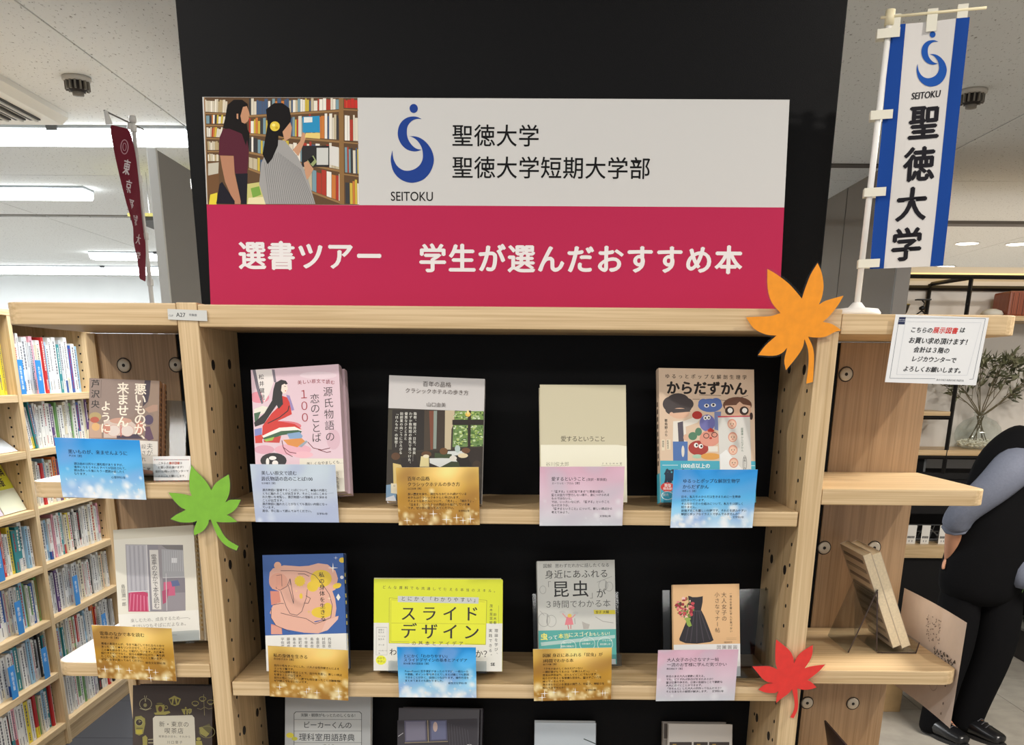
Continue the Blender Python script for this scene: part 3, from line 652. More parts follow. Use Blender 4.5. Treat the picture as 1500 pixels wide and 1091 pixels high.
# ------------------------------------------------------------------ paper maple leaves
def leaf(outline, ox, oy, sc, y, col, lb, rough):
    pts = [onY(ox+a/sc, oy+b/sc, y) for a, b in outline]; cx = sum(q.x for q in pts)/len(pts); cz = sum(q.z for q in pts)/len(pts)
    q = [(v.x-cx, v.z-cz) for v in pts]
    # smooth the outline a little between tips by subdividing (Catmull-Rom on soft corners)
    n = len(q); sm = []
    for i in range(n):
        a, b, c2, d = q[i-1], q[i], q[(i+1) % n], q[(i+2) % n]
        def ang(p0, p1, p2):
            v1 = Vector((p1[0]-p0[0], p1[1]-p0[1])); v2 = Vector((p2[0]-p1[0], p2[1]-p1[1])); return v1.angle(v2) if v1.length and v2.length else 0
        sharp1 = ang(a, b, c2) > 1.0; sharp2 = ang(b, c2, d) > 1.0
        a = (2*b[0]-c2[0], 2*b[1]-c2[1]) if sharp1 else a; d = (2*c2[0]-b[0], 2*c2[1]-b[1]) if sharp2 else d
        for t in (0, .33, .66):
            sm.append(tuple(.5*((2*b[j])+(-a[j]+c2[j])*t+(2*a[j]-5*b[j]+4*c2[j]-d[j])*t*t+(-a[j]+3*b[j]-3*c2[j]+d[j])*t**3) for j in (0, 1)))
    t = thing('maple_leaf', lb, 'leaf decoration', (cx, y, cz), 'paper maple leaves')
    MB().prism(sm, 0, .0012, 'y').build('leaf_paper', mat('leaf_'+rough, col, .55, var=.05, bscale=80), t)
    m = len(sm); off = []
    ar = sum(sm[i][0]*sm[(i+1) % m][1]-sm[(i+1) % m][0]*sm[i][1] for i in range(m)); sg = 1 if ar > 0 else -1
    for i in range(m):
        p0, p1, p2 = sm[i-1], sm[i], sm[(i+1) % m]
        e = Vector((p2[0]-p0[0], p2[1]-p0[1])).normalized(); off.append((p1[0]+e.y*.0026*sg, p1[1]-e.x*.0026*sg))
    mb = MB(); mb.v = [(a, -.0003, b) for a, b in sm]+[(a, -.0003, b) for a, b in off]; mb.f = [(i, (i+1) % m, m+(i+1) % m, m+i) for i in range(m)]; mb.mi = [0]*m; mb.c = [None]*m
    mb.build('laminate_border', FILM, t)
leaf([(127,40),(165,62),(215,100),(250,138),(272,165),(285,125),(308,65),(338,15),(355,55),(363,110),(356,158),(343,190),(375,172),(447,152),(425,190),(390,235),(360,262),(400,272),(437,297),(410,305),(370,325),(330,328),(298,325),(318,370),(323,420),(318,515),(290,522),(300,440),(298,380),(283,335),(275,370),(250,410),(205,465),(198,425),(210,372),(185,395),(150,405),(88,402),(120,360),(165,320),(120,315),(70,290),(37,243),(90,240),(140,238),(182,225),(145,180),(128,120)],
     1080, 380, 2.871, -.012, (240, 148, 4), 'orange paper maple leaf taped at the right end of the top plank', 'orange')
leaf([(295,80),(340,140),(410,210),(470,285),(505,350),(560,265),(690,180),(703,260),(700,360),(680,430),(655,475),(710,450),(820,450),(780,530),(730,580),(670,612),(720,635),(780,685),(700,690),(620,690),(560,685),(600,760),(640,830),(700,890),(795,945),(775,990),(700,960),(630,910),(570,830),(530,740),(500,660),(480,665),(470,710),(420,780),(325,830),(320,770),(355,675),(300,690),(180,690),(70,655),(130,610),(190,580),(235,555),(180,530),(110,460),(50,375),(130,380),(210,390),(298,412),(275,340),(270,240),(278,160)],
     240, 670, 7.275, -.011, (124, 182, 50), 'green paper maple leaf taped to the left upright', 'green')
leaf([(415,120),(480,170),(560,240),(595,310),(605,375),(650,290),(720,230),(805,180),(800,270),(770,350),(715,430),(800,405),(935,388),(880,450),(820,500),(745,555),(790,575),(845,630),(780,650),(700,655),(640,640),(645,740),(645,860),(600,960),(565,950),(605,870),(610,780),(585,650),(540,700),(470,750),(415,795),(420,730),(440,668),(400,690),(300,685),(225,655),(280,610),(330,590),(385,585),(330,575),(270,540),(220,480),(160,408),(260,405),(350,408),(430,440),(410,380),(405,280),(410,180)],
     1080, 920, 7.273, -.012, (226, 52, 44), 'red paper maple leaf taped to the right upright', 'red')

# ================================================================== BOOKS ON DISPLAY
LEAN = 17.0
def book_on(fr, W, H, T, lb, cover, spine='R', group='display books', jacket=None, off=0.0, dx=0.0):
    """a paperback standing in frame fr; spine 'R' or 'L'; off = distance behind the front book"""
    O = fr.O-fr.n*off+fr.u*dx; f2 = Frame(O, fr.u, fr.v)
    b = thing('paperback_book', lb, 'book', f2.M, group); c = .0005
    mb = MB(); mb.box(0, W, 0, c, 0, H); mb.box(0, W, T-c, T, 0, H)
    if spine == 'R': mb.box(W-c, W, 0, T, 0, H); mb.add([(W, 0, 0), (W+.0012, T*.5, 0), (W, T, 0), (W, 0, H), (W+.0012, T*.5, H), (W, T, H)], [(0, 1, 4, 3), (1, 2, 5, 4), (0, 2, 1), (3, 4, 5)])
    else: mb.box(0, c, 0, T, 0, H); mb.add([(0, 0, 0), (-.0012, T*.5, 0), (0, T, 0), (0, 0, H), (-.0012, T*.5, H), (0, T, H)], [(0, 3, 4, 1), (1, 4, 5, 2), (0, 1, 2), (3, 5, 4)])
    mb.build('cover', mat('cover_%02x%02x%02x' % cover, cover, .4), b)
    e = .002; x0, x1 = (e, W-c) if spine == 'R' else (c, W-e)
    MB().box(x0, x1, c, T-c, .0012, H-.0012).build('pages', PAPER, b)
    return b, f2
def stand(fr, W, H, T, dz, lb, foot=.03, hh=.7, ww=.12):
    t = thing('acrylic_stand', lb, 'stand', fr.M, 'clear acrylic book stands'); l = radians(LEAN); s, c = sin(l), cos(l)
    e = .0018; z1 = hh*H; x0, x1 = W*ww, W*(1-ww)
    MB().box(x0, x1, T+.0005, T+.0005+e, -.003, z1).build('back_plate', CLEAR, t)
    MB().box(x0, x1, -.004, T+.0005+e, -.0032, -.0014).build('tray', CLEAR, t)
    MB().box(x0, x1, -.0058, -.004, -.0032, .016).build('lip', CLEAR, t)
    h = z1*c-(T+e)*s+dz-.001; q = lambda y, z, d, b: (y-d*s+b*c, z+d*c+b*s)
    y0, z0 = T+.0005+e, z1
    y1, zz = q(y0, z0, -h, foot)
    MB().prism([(y0, z0), (y0+e, z0), (y1+e, zz), (y1, zz)], x0, x1, 'x').build('rear_leg', CLEAR, t)
    return t
def DZ(T): return .0045+T*sin(radians(LEAN))

# --- book 1: court lady
T = .019; dz = DZ(2*T)
fr, W, H = fit((366, 540.3), (497.5, 543.5), (378, 727), (504, 729), z=SH[0][1]+dz, lean=LEAN)
b, f = book_on(fr, W, H, T, 'pink paperback with a court lady in red robes on its cover', (216, 190, 198), 'R')
b2, f2 = book_on(fr, W, H-.001, T, 'second copy behind the pink court lady book', (216, 190, 198), 'R', off=T+.0006, dx=.004)
stand(fr, W, H, 2*T+.002, dz, 'clear stand under the pink court lady book')
p = Print(f); p.raw([(0, 0), (W, 0), (W, H), (0, H)], (222, 194, 204)); p.zoom(350, 520, 4.043)
for x, y, rx, ry, cl in ((120, 250, 60, 34, (222, 140, 156)), (260, 420, 110, 30, (216, 110, 120)), (150, 560, 60, 26, (214, 160, 176)), (320, 560, 110, 34, (226, 170, 184)), (380, 590, 60, 20, (232, 180, 190)), (560, 500, 40, 60, (214, 178, 190)), (470, 120, 110, 22, (228, 206, 214))): p.ell(x, y, rx, ry, cl)
p.poly([(80, 82), (98, 84), (118, 180), (144, 285), (134, 290), (104, 200)], (110, 104, 116)); p.poly([(195, 85), (211, 86), (222, 165), (208, 160)], (120, 112, 124))
p.poly([(98, 84), (194, 86), (206, 160), (180, 230), (150, 280), (118, 180)], (232, 224, 220))
p.poly([(280, 235), (300, 240), (328, 325), (312, 330)], (150, 130, 180))
p.poly([(90, 320), (140, 300), (186, 312), (180, 330), (130, 350), (90, 350)], (228, 224, 210)); p.poly([(90, 345), (130, 335), (110, 390), (94, 395)], (60, 100, 70))
p.poly([(250, 240), (285, 250), (300, 280), (314, 350), (270, 372), (230, 390), (330, 408), (372, 440), (300, 445), (220, 455), (150, 492), (137, 500), (140, 420), (190, 350), (230, 310)], (204, 44, 34))
p.poly([(92, 440), (136, 430), (137, 500), (96, 500)], (126, 132, 190)); p.poly([(94, 480), (136, 470), (140, 520), (98, 522)], (206, 60, 50))
p.poly([(138, 478), (240, 430), (330, 424), (376, 446), (340, 448), (250, 456), (150, 498)], (240, 234, 224)); p.poly([(140, 492), (250, 450), (350, 444), (374, 452), (366, 462), (255, 474), (160, 510)], (52, 92, 60))
p.poly([(145, 505), (250, 478), (240, 520), (150, 516)], (196, 60, 50)); p.poly([(150, 500), (210, 484), (200, 505), (160, 512)], (150, 190, 70))
p.poly([(285, 466), (360, 455), (378, 480), (370, 494), (300, 496)], (128, 160, 196)); p.poly([(262, 502), (372, 492), (398, 515), (345, 546), (290, 532)], (216, 140, 66)); p.poly([(352, 540), (398, 506), (408, 512), (372, 546)], (150, 160, 170))
p.poly([(215, 165), (250, 146), (278, 152), (290, 170), (274, 176), (262, 196), (256, 240), (262, 290), (236, 320), (224, 296), (186, 350), (150, 405), (96, 425), (90, 400), (150, 346), (196, 270), (204, 206)], (26, 22, 24))
p.poly([(254, 178), (270, 170), (286, 180), (290, 200), (278, 226), (262, 228), (250, 210)], (240, 222, 208)); p.rect(268, 184, 280, 187, (40, 30, 30)); p.ell(276, 212, 4, 3, (196, 40, 40))
p.line([(170, 405), (240, 370), (290, 330), (298, 300)], 6, (60, 26, 26)); p.line([(255, 505), (262, 545), (300, 575), (340, 582)], 4, (110, 34, 44)); p.line([(262, 545), (280, 580), (318, 602)], 4, (110, 34, 44))
p.line([(408, 515), (440, 550), (490, 562), (540, 550)], 4, (110, 34, 44)); p.line([(470, 560), (520, 576), (545, 572)], 4, (110, 34, 44))
p.ell(205, 625, 78, 46, (28, 24, 26)); p.ell(200, 610, 22, 12, (236, 232, 226)); p.ell(170, 632, 10, 22, (236, 232, 226)); p.ell(215, 640, 18, 16, (236, 232, 226))
p.poly([(360, 612), (632, 612), (650, 848), (360, 848)], (226, 220, 204)); p.text('美しくなやましくも…', 400, 634, 22, (60, 60, 60), .01)
p.text('日本古典', 566, 690, 26, (90, 84, 80), .0, vert=True)
p.text('松井健児', 116, 114, 32, (40, 36, 38), .004, vert=True, pitch=40, res=3)
for i, ch in enumerate('美しい原文で読む'): p.text(ch, 346+i*28, 150-11*sin(i/7*pi*.8)+i*.8, 26, (150, 60, 70), .01)
p.text('源氏物語の', 496, 188, 60, (56, 44, 46), -.004, vert=True, pitch=66, res=4); p.text('恋のことば', 418, 230, 60, (56, 44, 46), -.004, vert=True, pitch=57, res=4); p.text('１００', 350, 200, 66, (160, 34, 48), -.004, vert=True, pitch=68, res=4)
p.build('cover_print', b)

# --- book 2: hotel dining room
T = .019; dz = DZ(T)
fr, W, H = fit((571, 549), (709.5, 551), (564.5, 733.5), (706, 734), z=SH[0][1]+dz, lean=LEAN)
b, f = book_on(fr, W, H, T, 'grey-topped paperback with a photograph of a hotel dining room', (196, 192, 190), 'R')
b2, _ = book_on(fr, .12, H+.005, .012, 'thin book mostly hidden behind the hotel dining room book', (206, 204, 200), 'R', off=T+.001, dx=.020)
stand(fr, W, H, T+.014, dz, 'clear stand under the hotel dining room book')
p = Print(f); p.raw([(0, 0), (W, 0), (W, H), (0, H)], (204, 200, 198)); p.zoom(550, 520, 4.043)
p.raw([(0, 0), (W, 0), (W, f.px(640, 600.3)[1]), (0, f.px(640, 600.3)[1])], (58, 50, 40))
p.poly([(76, 325), (100, 325), (92, 760), (60, 770)], (66, 60, 46)); p.poly([(100, 325), (290, 325), (286, 560), (98, 590)], (40, 34, 30)); p.poly([(290, 326), (340, 327), (334, 560), (288, 570)], (70, 58, 46)); p.poly([(318, 330), (345, 330), (340, 560), (326, 560)], (120, 70, 50))
p.poly([(345, 330), (365, 330), (360, 555), (342, 555)], (140, 150, 140)); p.poly([(365, 328), (412, 328), (408, 560), (364, 570)], (60, 48, 38)); p.poly([(412, 328), (470, 328), (466, 400), (450, 440), (446, 560), (410, 560)], (196, 180, 150))
R = random.Random(6)
p.poly([(472, 332), (640, 332), (640, 384), (468, 384)], (120, 150, 80)); p.poly([(462, 412), (640, 412), (638, 540), (456, 545)], (110, 140, 80))
for i in range(210):
    x = R.uniform(464, 636); y = R.choice([R.uniform(336, 380), R.uniform(418, 540), R.uniform(418, 540)]); p.ell(x, y, R.uniform(3, 11), R.uniform(2, 7), R.choice([(176, 196, 110), (84, 120, 56), (130, 160, 76), (214, 226, 190), (54, 84, 44), (196, 214, 160)]), 7)
p.rect(456, 384, 642, 414, (40, 32, 26)); p.poly([(548, 330), (566, 330), (562, 545), (546, 545)], (44, 34, 26)); p.ell(548, 352, 16, 14, (230, 190, 90)); p.ell(548, 340, 6, 14, (240, 220, 150))
p.poly([(76, 560), (300, 575), (640, 545), (636, 700), (60, 760)], (46, 38, 28))
for pts, c in (([(430, 570), (520, 568), (530, 590), (420, 600)], (210, 214, 210)), ([(320, 612), (470, 610), (490, 640), (380, 664), (322, 640)], (216, 218, 214)), ([(270, 600), (316, 600), (318, 662), (262, 662)], (220, 206, 150)), ([(352, 580), (452, 588), (450, 612), (350, 610)], (60, 74, 44)),
               ([(385, 664), (450, 630), (540, 636), (552, 668)], (54, 64, 38)), ([(480, 600), (560, 585), (570, 660), (500, 660)], (30, 24, 20)), ([(104, 640), (150, 650), (160, 670), (130, 830), (108, 800)], (216, 190, 120)), ([(150, 610), (240, 600), (260, 664), (160, 670)], (36, 28, 24)),
               ([(60, 770), (100, 765), (125, 800), (122, 860), (58, 874)], (120, 150, 176)), ([(58, 846), (110, 830), (124, 872), (56, 878)], (206, 206, 208)), ([(92, 760), (128, 762), (128, 822), (92, 818)], (222, 210, 180))): p.poly(pts, c)
for x, y, rx, ry, c in ((302, 588, 30, 18, (96, 66, 40)), (404, 570, 24, 20, (110, 76, 44)), (536, 566, 26, 16, (104, 70, 44)), (460, 612, 22, 16, (220, 216, 204)), (300, 600, 18, 10, (230, 220, 190)), (590, 600, 40, 50, (44, 34, 28)), (518, 596, 30, 14, (222, 206, 170)), (120, 600, 26, 22, (90, 60, 36)), (600, 650, 24, 26, (60, 46, 34)), (486, 556, 16, 22, (180, 196, 190))): p.ell(x, y, rx, ry, c)
for t, x, y, n in (('箱根、軽井沢、日光、奈良……', 226, 338, 0), ('わずか数時間の旅先で見つけた、', 200, 338, 0), ('優雅なひとときと', 173, 338, 0), ('田創業の向こうにひろがる', 146, 338, 0), ('「ほんもの」の秘密―', 118, 338, 0)): p.text(t, x, y, 19.5, (226, 224, 214), .012, vert=True, pitch=21)
p.text('百年の品格', 280, 154, 34, (70, 60, 56), -.004, res=3); p.text('クラシックホテルの歩き方', 176, 194, 31.5, (80, 66, 60), -.002, res=3); p.text('山口由美', 302, 278, 29, (70, 60, 56), -.004, res=3); p.text('川', 105, 768, 14, (80, 76, 70), .004, vert=True)
p.build('cover_print', b)

# --- book 3: plain cream book
T = .017; dz = DZ(T)
fr, W, H = fit((791.6, 563), (915.8, 564.5), (792, 736), (919.5, 736), z=SH[0][1]+dz, lean=LEAN)
b, f = book_on(fr, W, H, T, 'plain cream book with a small black title and pale band', (206, 198, 172), 'R')
stand(fr, W, H, T+.001, dz, 'clear stand under the plain cream book')
p = Print(f); p.raw([(0, 0), (W, 0), (W, H), (0, H)], (206, 198, 170)); p.zoom(760, 540, 4.364); z = f.px(850, 651.5)[1]
p.raw([(0, 0), (W, 0), (W, z-.002), (W*.9, z), (0, z)], (236, 232, 212))
p.text('愛するということ', 266, 428, 39, (62, 54, 44), .0, pitch=36, res=4); p.text('谷川俊太郎', 172, 594, 30, (104, 98, 84), -.01, res=3)
for i, ch in enumerate('FROMM愛'): p.text(ch, 534+i*22, 598, 16, (120, 112, 96), 0)
p.line([(528, 618), (660, 618)], 1.5, (150, 140, 120)); p.build('cover_print', b)

# --- book 4: cartoon anatomy book (plain generic figures in the same colours)
T = .016; dz = DZ(T)
fr, W, H = fit((964.7, 539.5), (1104.5, 539.5), (968, 736), (1107, 735), z=SH[0][1]+dz, lean=LEAN)
b, f = book_on(fr, W, H, T, 'beige cartoon anatomy book with a blue lower band', (214, 190, 166), 'L')
stand(fr, W, H, T+.001, dz, 'clear stand with pointed corners under the cartoon anatomy book', hh=.95, ww=.02, foot=.0)
p = Print(f); p.raw([(0, 0), (W, 0), (W, H), (0, H)], (220, 194, 168)); p.zoom(940, 520, 4.043)
p.text('ゆるっとポップな解剖生理学', 138, 110, 28, (44, 34, 32), .016, pitch=39, res=3); p.text('からだずかん', 144, 150, 82, (34, 26, 24), .040, pitch=82, res=4)
OL = (60, 42, 40)
for pts in ([(340, 235), (470, 240)], [(300, 262), (344, 262)], [(440, 265), (520, 270), (560, 262)], [(590, 250), (630, 240)]): p.line(pts, 2.5, OL)
for x, y, rx, ry in ((170, 290, 46, 44), (215, 270, 66, 44), (265, 290, 42, 36), (190, 325, 50, 30), (240, 310, 56, 34)): p.ell(x, y, rx, ry, (70, 62, 62))
p.ell(225, 345, 58, 32, (222, 180, 152)); p.poly([(160, 325), (190, 318), (280, 318), (288, 335), (170, 345)], (70, 62, 62)); p.ell(176, 350, 12, 12, (222, 180, 152))
p.poly([(186, 392), (246, 388), (260, 420), (264, 512), (184, 512)], (230, 224, 212)); p.poly([(212, 400), (244, 392), (250, 512), (218, 512)], (84, 78, 90)); p.poly([(244, 392), (300, 372), (344, 350), (352, 366), (330, 400), (262, 424)], (230, 224, 212))
p.poly([(184, 512), (272, 512), (272, 626), (186, 626)], (80, 116, 176)); p.ell(244, 570, 9, 34, (226, 220, 208)); p.ell(328, 356, 30, 24, (176, 52, 46)); p.ell(262, 488, 16, 20, (222, 180, 152))
p.ell(405, 298, 72, 40, (92, 116, 178)); p.ell(365, 285, 30, 26, (92, 116, 178)); p.ell(440, 280, 32, 26, (92, 116, 178)); p.poly([(430, 335), (470, 335), (462, 450), (430, 440)], (120, 134, 180)); p.ell(388, 402, 46, 50, (112, 112, 172))
for x, y in ((376, 372), (396, 370)): p.ell(x, y, 11, 13, (240, 236, 230)); p.ell(x+1, y+1, 5, 6, (40, 34, 40))
for x, y in ((384, 300), (424, 296)): p.ell(x, y, 15, 11, (240, 236, 230)); p.ell(x, y-1, 7, 7, (40, 34, 50))
p.ell(302, 480, 26, 24, (84, 128, 100)); p.ell(336, 454, 20, 24, (84, 128, 100)); p.ell(336, 550, 60, 44, (168, 60, 52)); p.ell(330, 600, 30, 12, (170, 206, 180)); p.ell(408, 600, 58, 20, (222, 160, 80))
for x, y in ((322, 534), (350, 540)): p.ell(x, y, 13, 14, (240, 236, 230)); p.ell(x+3, y, 6, 7, (40, 34, 40))
p.ell(402, 494, 60, 48, (220, 150, 130)); p.poly([(388, 444), (408, 430), (430, 446), (424, 456), (394, 456)], (190, 60, 50)); p.ring(382, 478, 18, 16, 4, OL); p.ring(430, 472, 18, 16, 4, OL); p.ell(408, 492, 8, 7, (190, 60, 50)); p.poly([(392, 540), (450, 540), (450, 572), (396, 572)], (230, 224, 212))
p.ell(566, 296, 86, 48, (110, 74, 58)); p.poly([(492, 300), (560, 292), (580, 276), (600, 292), (644, 300), (648, 350), (604, 358), (500, 358)], (222, 180, 152)); p.poly([(480, 300), (560, 296), (585, 262), (560, 256), (500, 270)], (110, 74, 58))
for x in (520, 606): p.ell(x, 330, 27, 26, (60, 44, 40)); p.ell(x+3, 328, 15, 15, (244, 240, 234))
p.ell(648, 362, 10, 22, (60, 44, 40))
p.text('著角野ふち', 134, 378, 19, (50, 40, 38), .008, vert=True, pitch=21); p.rect(118, 500, 136, 565, (230, 216, 190)); p.rect(146, 500, 170, 560, (230, 216, 190)); p.text('監修坂井', 148, 504, 13, (50, 40, 38), .004, vert=True); p.text('建雄監', 120, 506, 13, (50, 40, 38), .004, vert=True)
z = f.px(1030, 675)[1]; p.raw([(0, 0), (W, 0), (W, z), (0, z)], (74, 172, 196)); p.text('1000点以上の', 228, 640, 30, (240, 244, 240), .026, res=3); p.line([(122, 652), (214, 652)], 3, (220, 236, 240)); p.line([(600, 655), (670, 655)], 3, (220, 236, 240))
p.text('解剖', 132, 672, 88, (34, 50, 70), .05, res=3); p.ell(152, 782, 40, 28, (206, 60, 56)); p.text('重版', 132, 760, 22, (246, 240, 236), .02); p.text('発売即', 126, 782, 18, (246, 240, 236), .02); p.ring(152, 832, 36, 26, 4, (236, 244, 244)); p.text('発売', 124, 818, 18, (240, 246, 246), .01)
# enclosed sample card
p.poly([(450, 362), (640, 358), (648, 676), (462, 680)], (216, 214, 208)); p.poly([(450, 362), (640, 358), (640, 366), (451, 370)], (196, 80, 90)); p.poly([(462, 590), (500, 560), (560, 640), (600, 680), (466, 680)], (236, 236, 234))
for x, y in ((534, 408), (538, 486), (540, 562), (544, 638)): p.ell(x, y, 27, 30, (216, 150, 128)); p.ell(x, y+2, 22, 23, (234, 196, 172)); p.ell(x-8, y, 2.5, 3.5, OL); p.ell(x+8, y, 2.5, 3.5, OL); p.ell(x, y+12, 6, 2, (200, 70, 60))
p.text('超健康 からだずかん', 586, 430, 15, (80, 110, 90), .004, vert=True); p.ring(610, 640, 12, 44, 2, (60, 60, 60)); p.text('特典シール', 602, 604, 14, (60, 60, 60), .004, vert=True)
p.build('cover_print', b)
q = Print(f)
o = MB(); 
for i in range(9): o.box(-.00115, -.0005, T*.3, T*.62, H*(.72-.055*i), H*(.72-.055*i)+.007, 0, (60, 46, 40))
o.box(-.0014, -.0004, T*.1, T*.9, 0, H*.22, 0, (74, 172, 196)); o.build('spine_print', PRINT, b)

# --- book 5: blue book of the body
T = .016; dz = DZ(2*T)
fr, W, H = fit((384.4, 813), (503, 812), (390.6, 983), (509, 981), z=SH[1][1]+dz, lean=LEAN)
b, f = book_on(fr, W, H, T, 'blue paperback showing a curled pink figure held in a hand', (46, 88, 160), 'R')
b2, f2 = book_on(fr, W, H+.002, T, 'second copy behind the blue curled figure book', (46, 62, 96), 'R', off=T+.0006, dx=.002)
stand(fr, W, H, 2*T+.002, dz, 'clear stand under the blue curled figure book')
p = Print(f); p.raw([(0, 0), (W, 0), (W, H), (0, H)], (44, 88, 158)); p.zoom(370, 790, 4.364); PK = (222, 170, 150); P2 = (206, 130, 110)
p.poly([(112, 330), (200, 330), (190, 400), (120, 420)], P2); p.poly([(118, 540), (186, 560), (190, 606), (118, 606)], P2)
p.poly([(105, 260), (110, 210), (130, 185), (200, 165), (300, 172), (360, 168), (420, 152), (480, 160), (530, 200), (546, 250), (530, 320), (510, 330), (528, 380), (536, 440), (528, 494), (470, 510), (410, 520), (360, 536), (290, 560), (200, 540), (140, 510), (110, 470), (130, 420), (180, 400), (170, 330), (125, 315)], PK)
p.poly([(118, 440), (160, 405), (200, 410), (190, 470), (260, 480), (330, 500), (400, 530), (470, 510), (550, 488), (546, 510), (480, 580), (420, 600), (330, 596), (220, 576), (150, 550), (120, 500)], PK); p.poly([(470, 520), (548, 490), (544, 512), (480, 580), (440, 590)], (226, 182, 166)); p.poly([(120, 548), (180, 560), (190, 606), (120, 606)], (214, 150, 132))
p.ell(160, 166, 23, 23, (226, 170, 140)); p.ell(165, 270, 60, 56, (216, 156, 134))
Y1 = (224, 190, 50)
for x, y, rx, ry in ((438, 250, 68, 56), (384, 300, 36, 34), (302, 266, 32, 32), (442, 466, 66, 36), (480, 440, 30, 36), (310, 362, 10, 18)): p.ell(x, y, rx, ry, Y1)
for k in range(12): a = k*pi/6; p.line([(302+30*cos(a), 266+30*sin(a)), (302+37*cos(a), 266+37*sin(a))], 5, Y1)
LN = (70, 50, 60)
for pts in ([(180, 200), (260, 200), (340, 205), (400, 230), (450, 290), (490, 350), (510, 420), (500, 500), (450, 520)], [(155, 230), (150, 310), (175, 325), (220, 300), (240, 250), (240, 290)], [(180, 330), (215, 430), (240, 475), (285, 485), (315, 460), (345, 370), (350, 320)], [(228, 290), (262, 410), (262, 380), (240, 250)], [(130, 420), (180, 408), (200, 410)], [(180, 470), (260, 490), (340, 505), (400, 540), (470, 515)], [(340, 360), (370, 376), (356, 408), (328, 406)], [(120, 440), (118, 500), (150, 550), (240, 590)], [(290, 220), (330, 220), (362, 236)]): p.line(pts, 3.2, LN)
p.poly([(152, 230), (184, 228), (190, 250), (184, 310), (162, 320), (148, 300)], (214, 152, 130)); p.line([(152, 230), (186, 226), (188, 300)], 2.5, LN)
p.ell(572, 132, 19, 17, Y1); p.ell(540, 296, 28, 17, Y1, a=-.3); p.ell(571, 242, 11, 11, (220, 220, 224)); star(p, 514, 182, 34, (246, 244, 236)); star(p, 532, 118, 13, (230, 232, 240)); p.poly([(548, 346), (562, 370), (548, 392), (534, 370)], (226, 226, 214)); star(p, 490, 376, 14, (250, 236, 200)); star(p, 360, 462, 16, (230, 200, 80)); star(p, 280, 330, 9, (240, 220, 130))
p.text('私の身体を生きる', 422, 208, 36, (42, 30, 30), .014, vert=True, pitch=40, res=3)
z = f.px(450, 929)[1]; p.raw([(0, 0), (W, 0), (W, z), (0, z)], (228, 226, 220))
for i, t in enumerate(('宇佐', '藤崎', '島本', '能町', '千早', '島本', '金原', '村田', '西加')): p.text(t+'奈', 180+i*37.5, 626, 22, (60, 56, 54), .006, vert=True, pitch=23)
p.build('cover_print', b)
o = MB(); o.box(W-.0001, W+.0016, T*.1, T*.9, 0, z, 0, (228, 226, 220))
for k in range(12): o.box(W+.0002, W+.0017, T*.25, T*.7, H*.86-k*.011, H*.86-k*.011+.006, 0, (220, 200, 110) if k % 3 else (30, 30, 60))
o.build('spine_print', PRINT, b)

# --- book 6: yellow landscape book
T = .018; dz = DZ(2*T)
fr, W, H = fit((548, 846), (736, 852), (547, 982), (735.6, 985), z=SH[1][1]+dz, lean=LEAN)
b, f = book_on(fr, W, H, T, 'wide yellow and white book about slide design', (218, 216, 60), 'L')
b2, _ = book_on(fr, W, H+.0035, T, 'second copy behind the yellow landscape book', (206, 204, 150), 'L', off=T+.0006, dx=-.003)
stand(fr, W, H, 2*T+.002, dz, 'clear stand under the yellow landscape book')
p = Print(f); p.raw([(0, 0), (W, 0), (W, H), (0, H)], (212, 218, 40)); p.zoom(530, 820, 4.961); z = f.px(640, 912.5)[1]
p.raw([(0, 0), (W, 0), (W, z), (0, z)], (224, 222, 214))
p.poly([(200, 275), (908, 292), (900, 618), (198, 604)], (222, 224, 44)); p.line([(260, 280), (200, 276), (198, 604), (345, 607)], 2.5, (110, 108, 40)); p.line([(262, 292), (212, 290), (210, 592), (345, 595)], 2, (140, 138, 50)); p.line([(850, 290), (908, 294), (900, 614), (750, 610)], 2.5, (110, 108, 40)); p.line([(850, 302), (896, 306)], 2, (140, 138, 50))
p.line([(215, 458), (896, 466)], 2, (150, 150, 40)); p.poly([(262, 262), (850, 272), (848, 318), (262, 306)], (196, 198, 196))
p.text('どんな資料でも共通して使える本当のスキル。', 150, 184, 25, (70, 66, 40), .006, pitch=40.5, ang=-.03)
p.text('とにかく「わかりやすい」', 284, 262, 36, (50, 46, 44), .004, pitch=48, ang=-.015, res=3); p.text('スライド', 280, 328, 118, (36, 30, 30), .012, pitch=152, res=4); p.text('デザイン', 280, 452, 122, (36, 30, 30), .012, pitch=152, ang=-.012, res=4); p.text('の基本とアイデア', 362, 588, 33, (50, 46, 44), .004, pitch=49, res=3)
p.text('わ', 200, 640, 56, (50, 46, 44), .008, res=3); p.text('か？', 822, 652, 60, (50, 46, 44), .006, res=3)
p.text('鈴木春', 956, 385, 24, (60, 56, 40), .004, vert=True, pitch=29); p.text('茂木菜菜絵', 928, 322, 24, (60, 56, 40), .004, vert=True, pitch=30); p.text('理論を学び、', 964, 500, 27, (60, 56, 54), .004, vert=True, pitch=34); p.text('実践できる。', 922, 500, 27, (60, 56, 54), .004, vert=True, pitch=36); p.line([(994, 330), (994, 465)], 1.5, (120, 118, 60))
p.line([(106, 490), (184, 490)], 2, (100, 100, 96)); p.line([(106, 490), (104, 690), (184, 690), (184, 490)], 1.5, (140, 140, 136))
for y, t in ((500, '本気の'), (518, '伝える'), (548, 'サービス'), (568, '伝える'), (610, 'データ'), (652, 'メッセージ'), (670, 'も')): p.text(t, 120, y, 13 if len(t) > 3 else 15, (90, 88, 84), .004, res=1)
p.ell(140, 728, 38, 34, (226, 226, 50)); p.text('わかり', 112, 704, 19, (90, 90, 40), .008); p.text('やすい', 112, 728, 19, (90, 90, 40), .008); p.text('SE', 936, 742, 30, (40, 38, 38), .04, sx=1.1); p.build('cover_print', b)

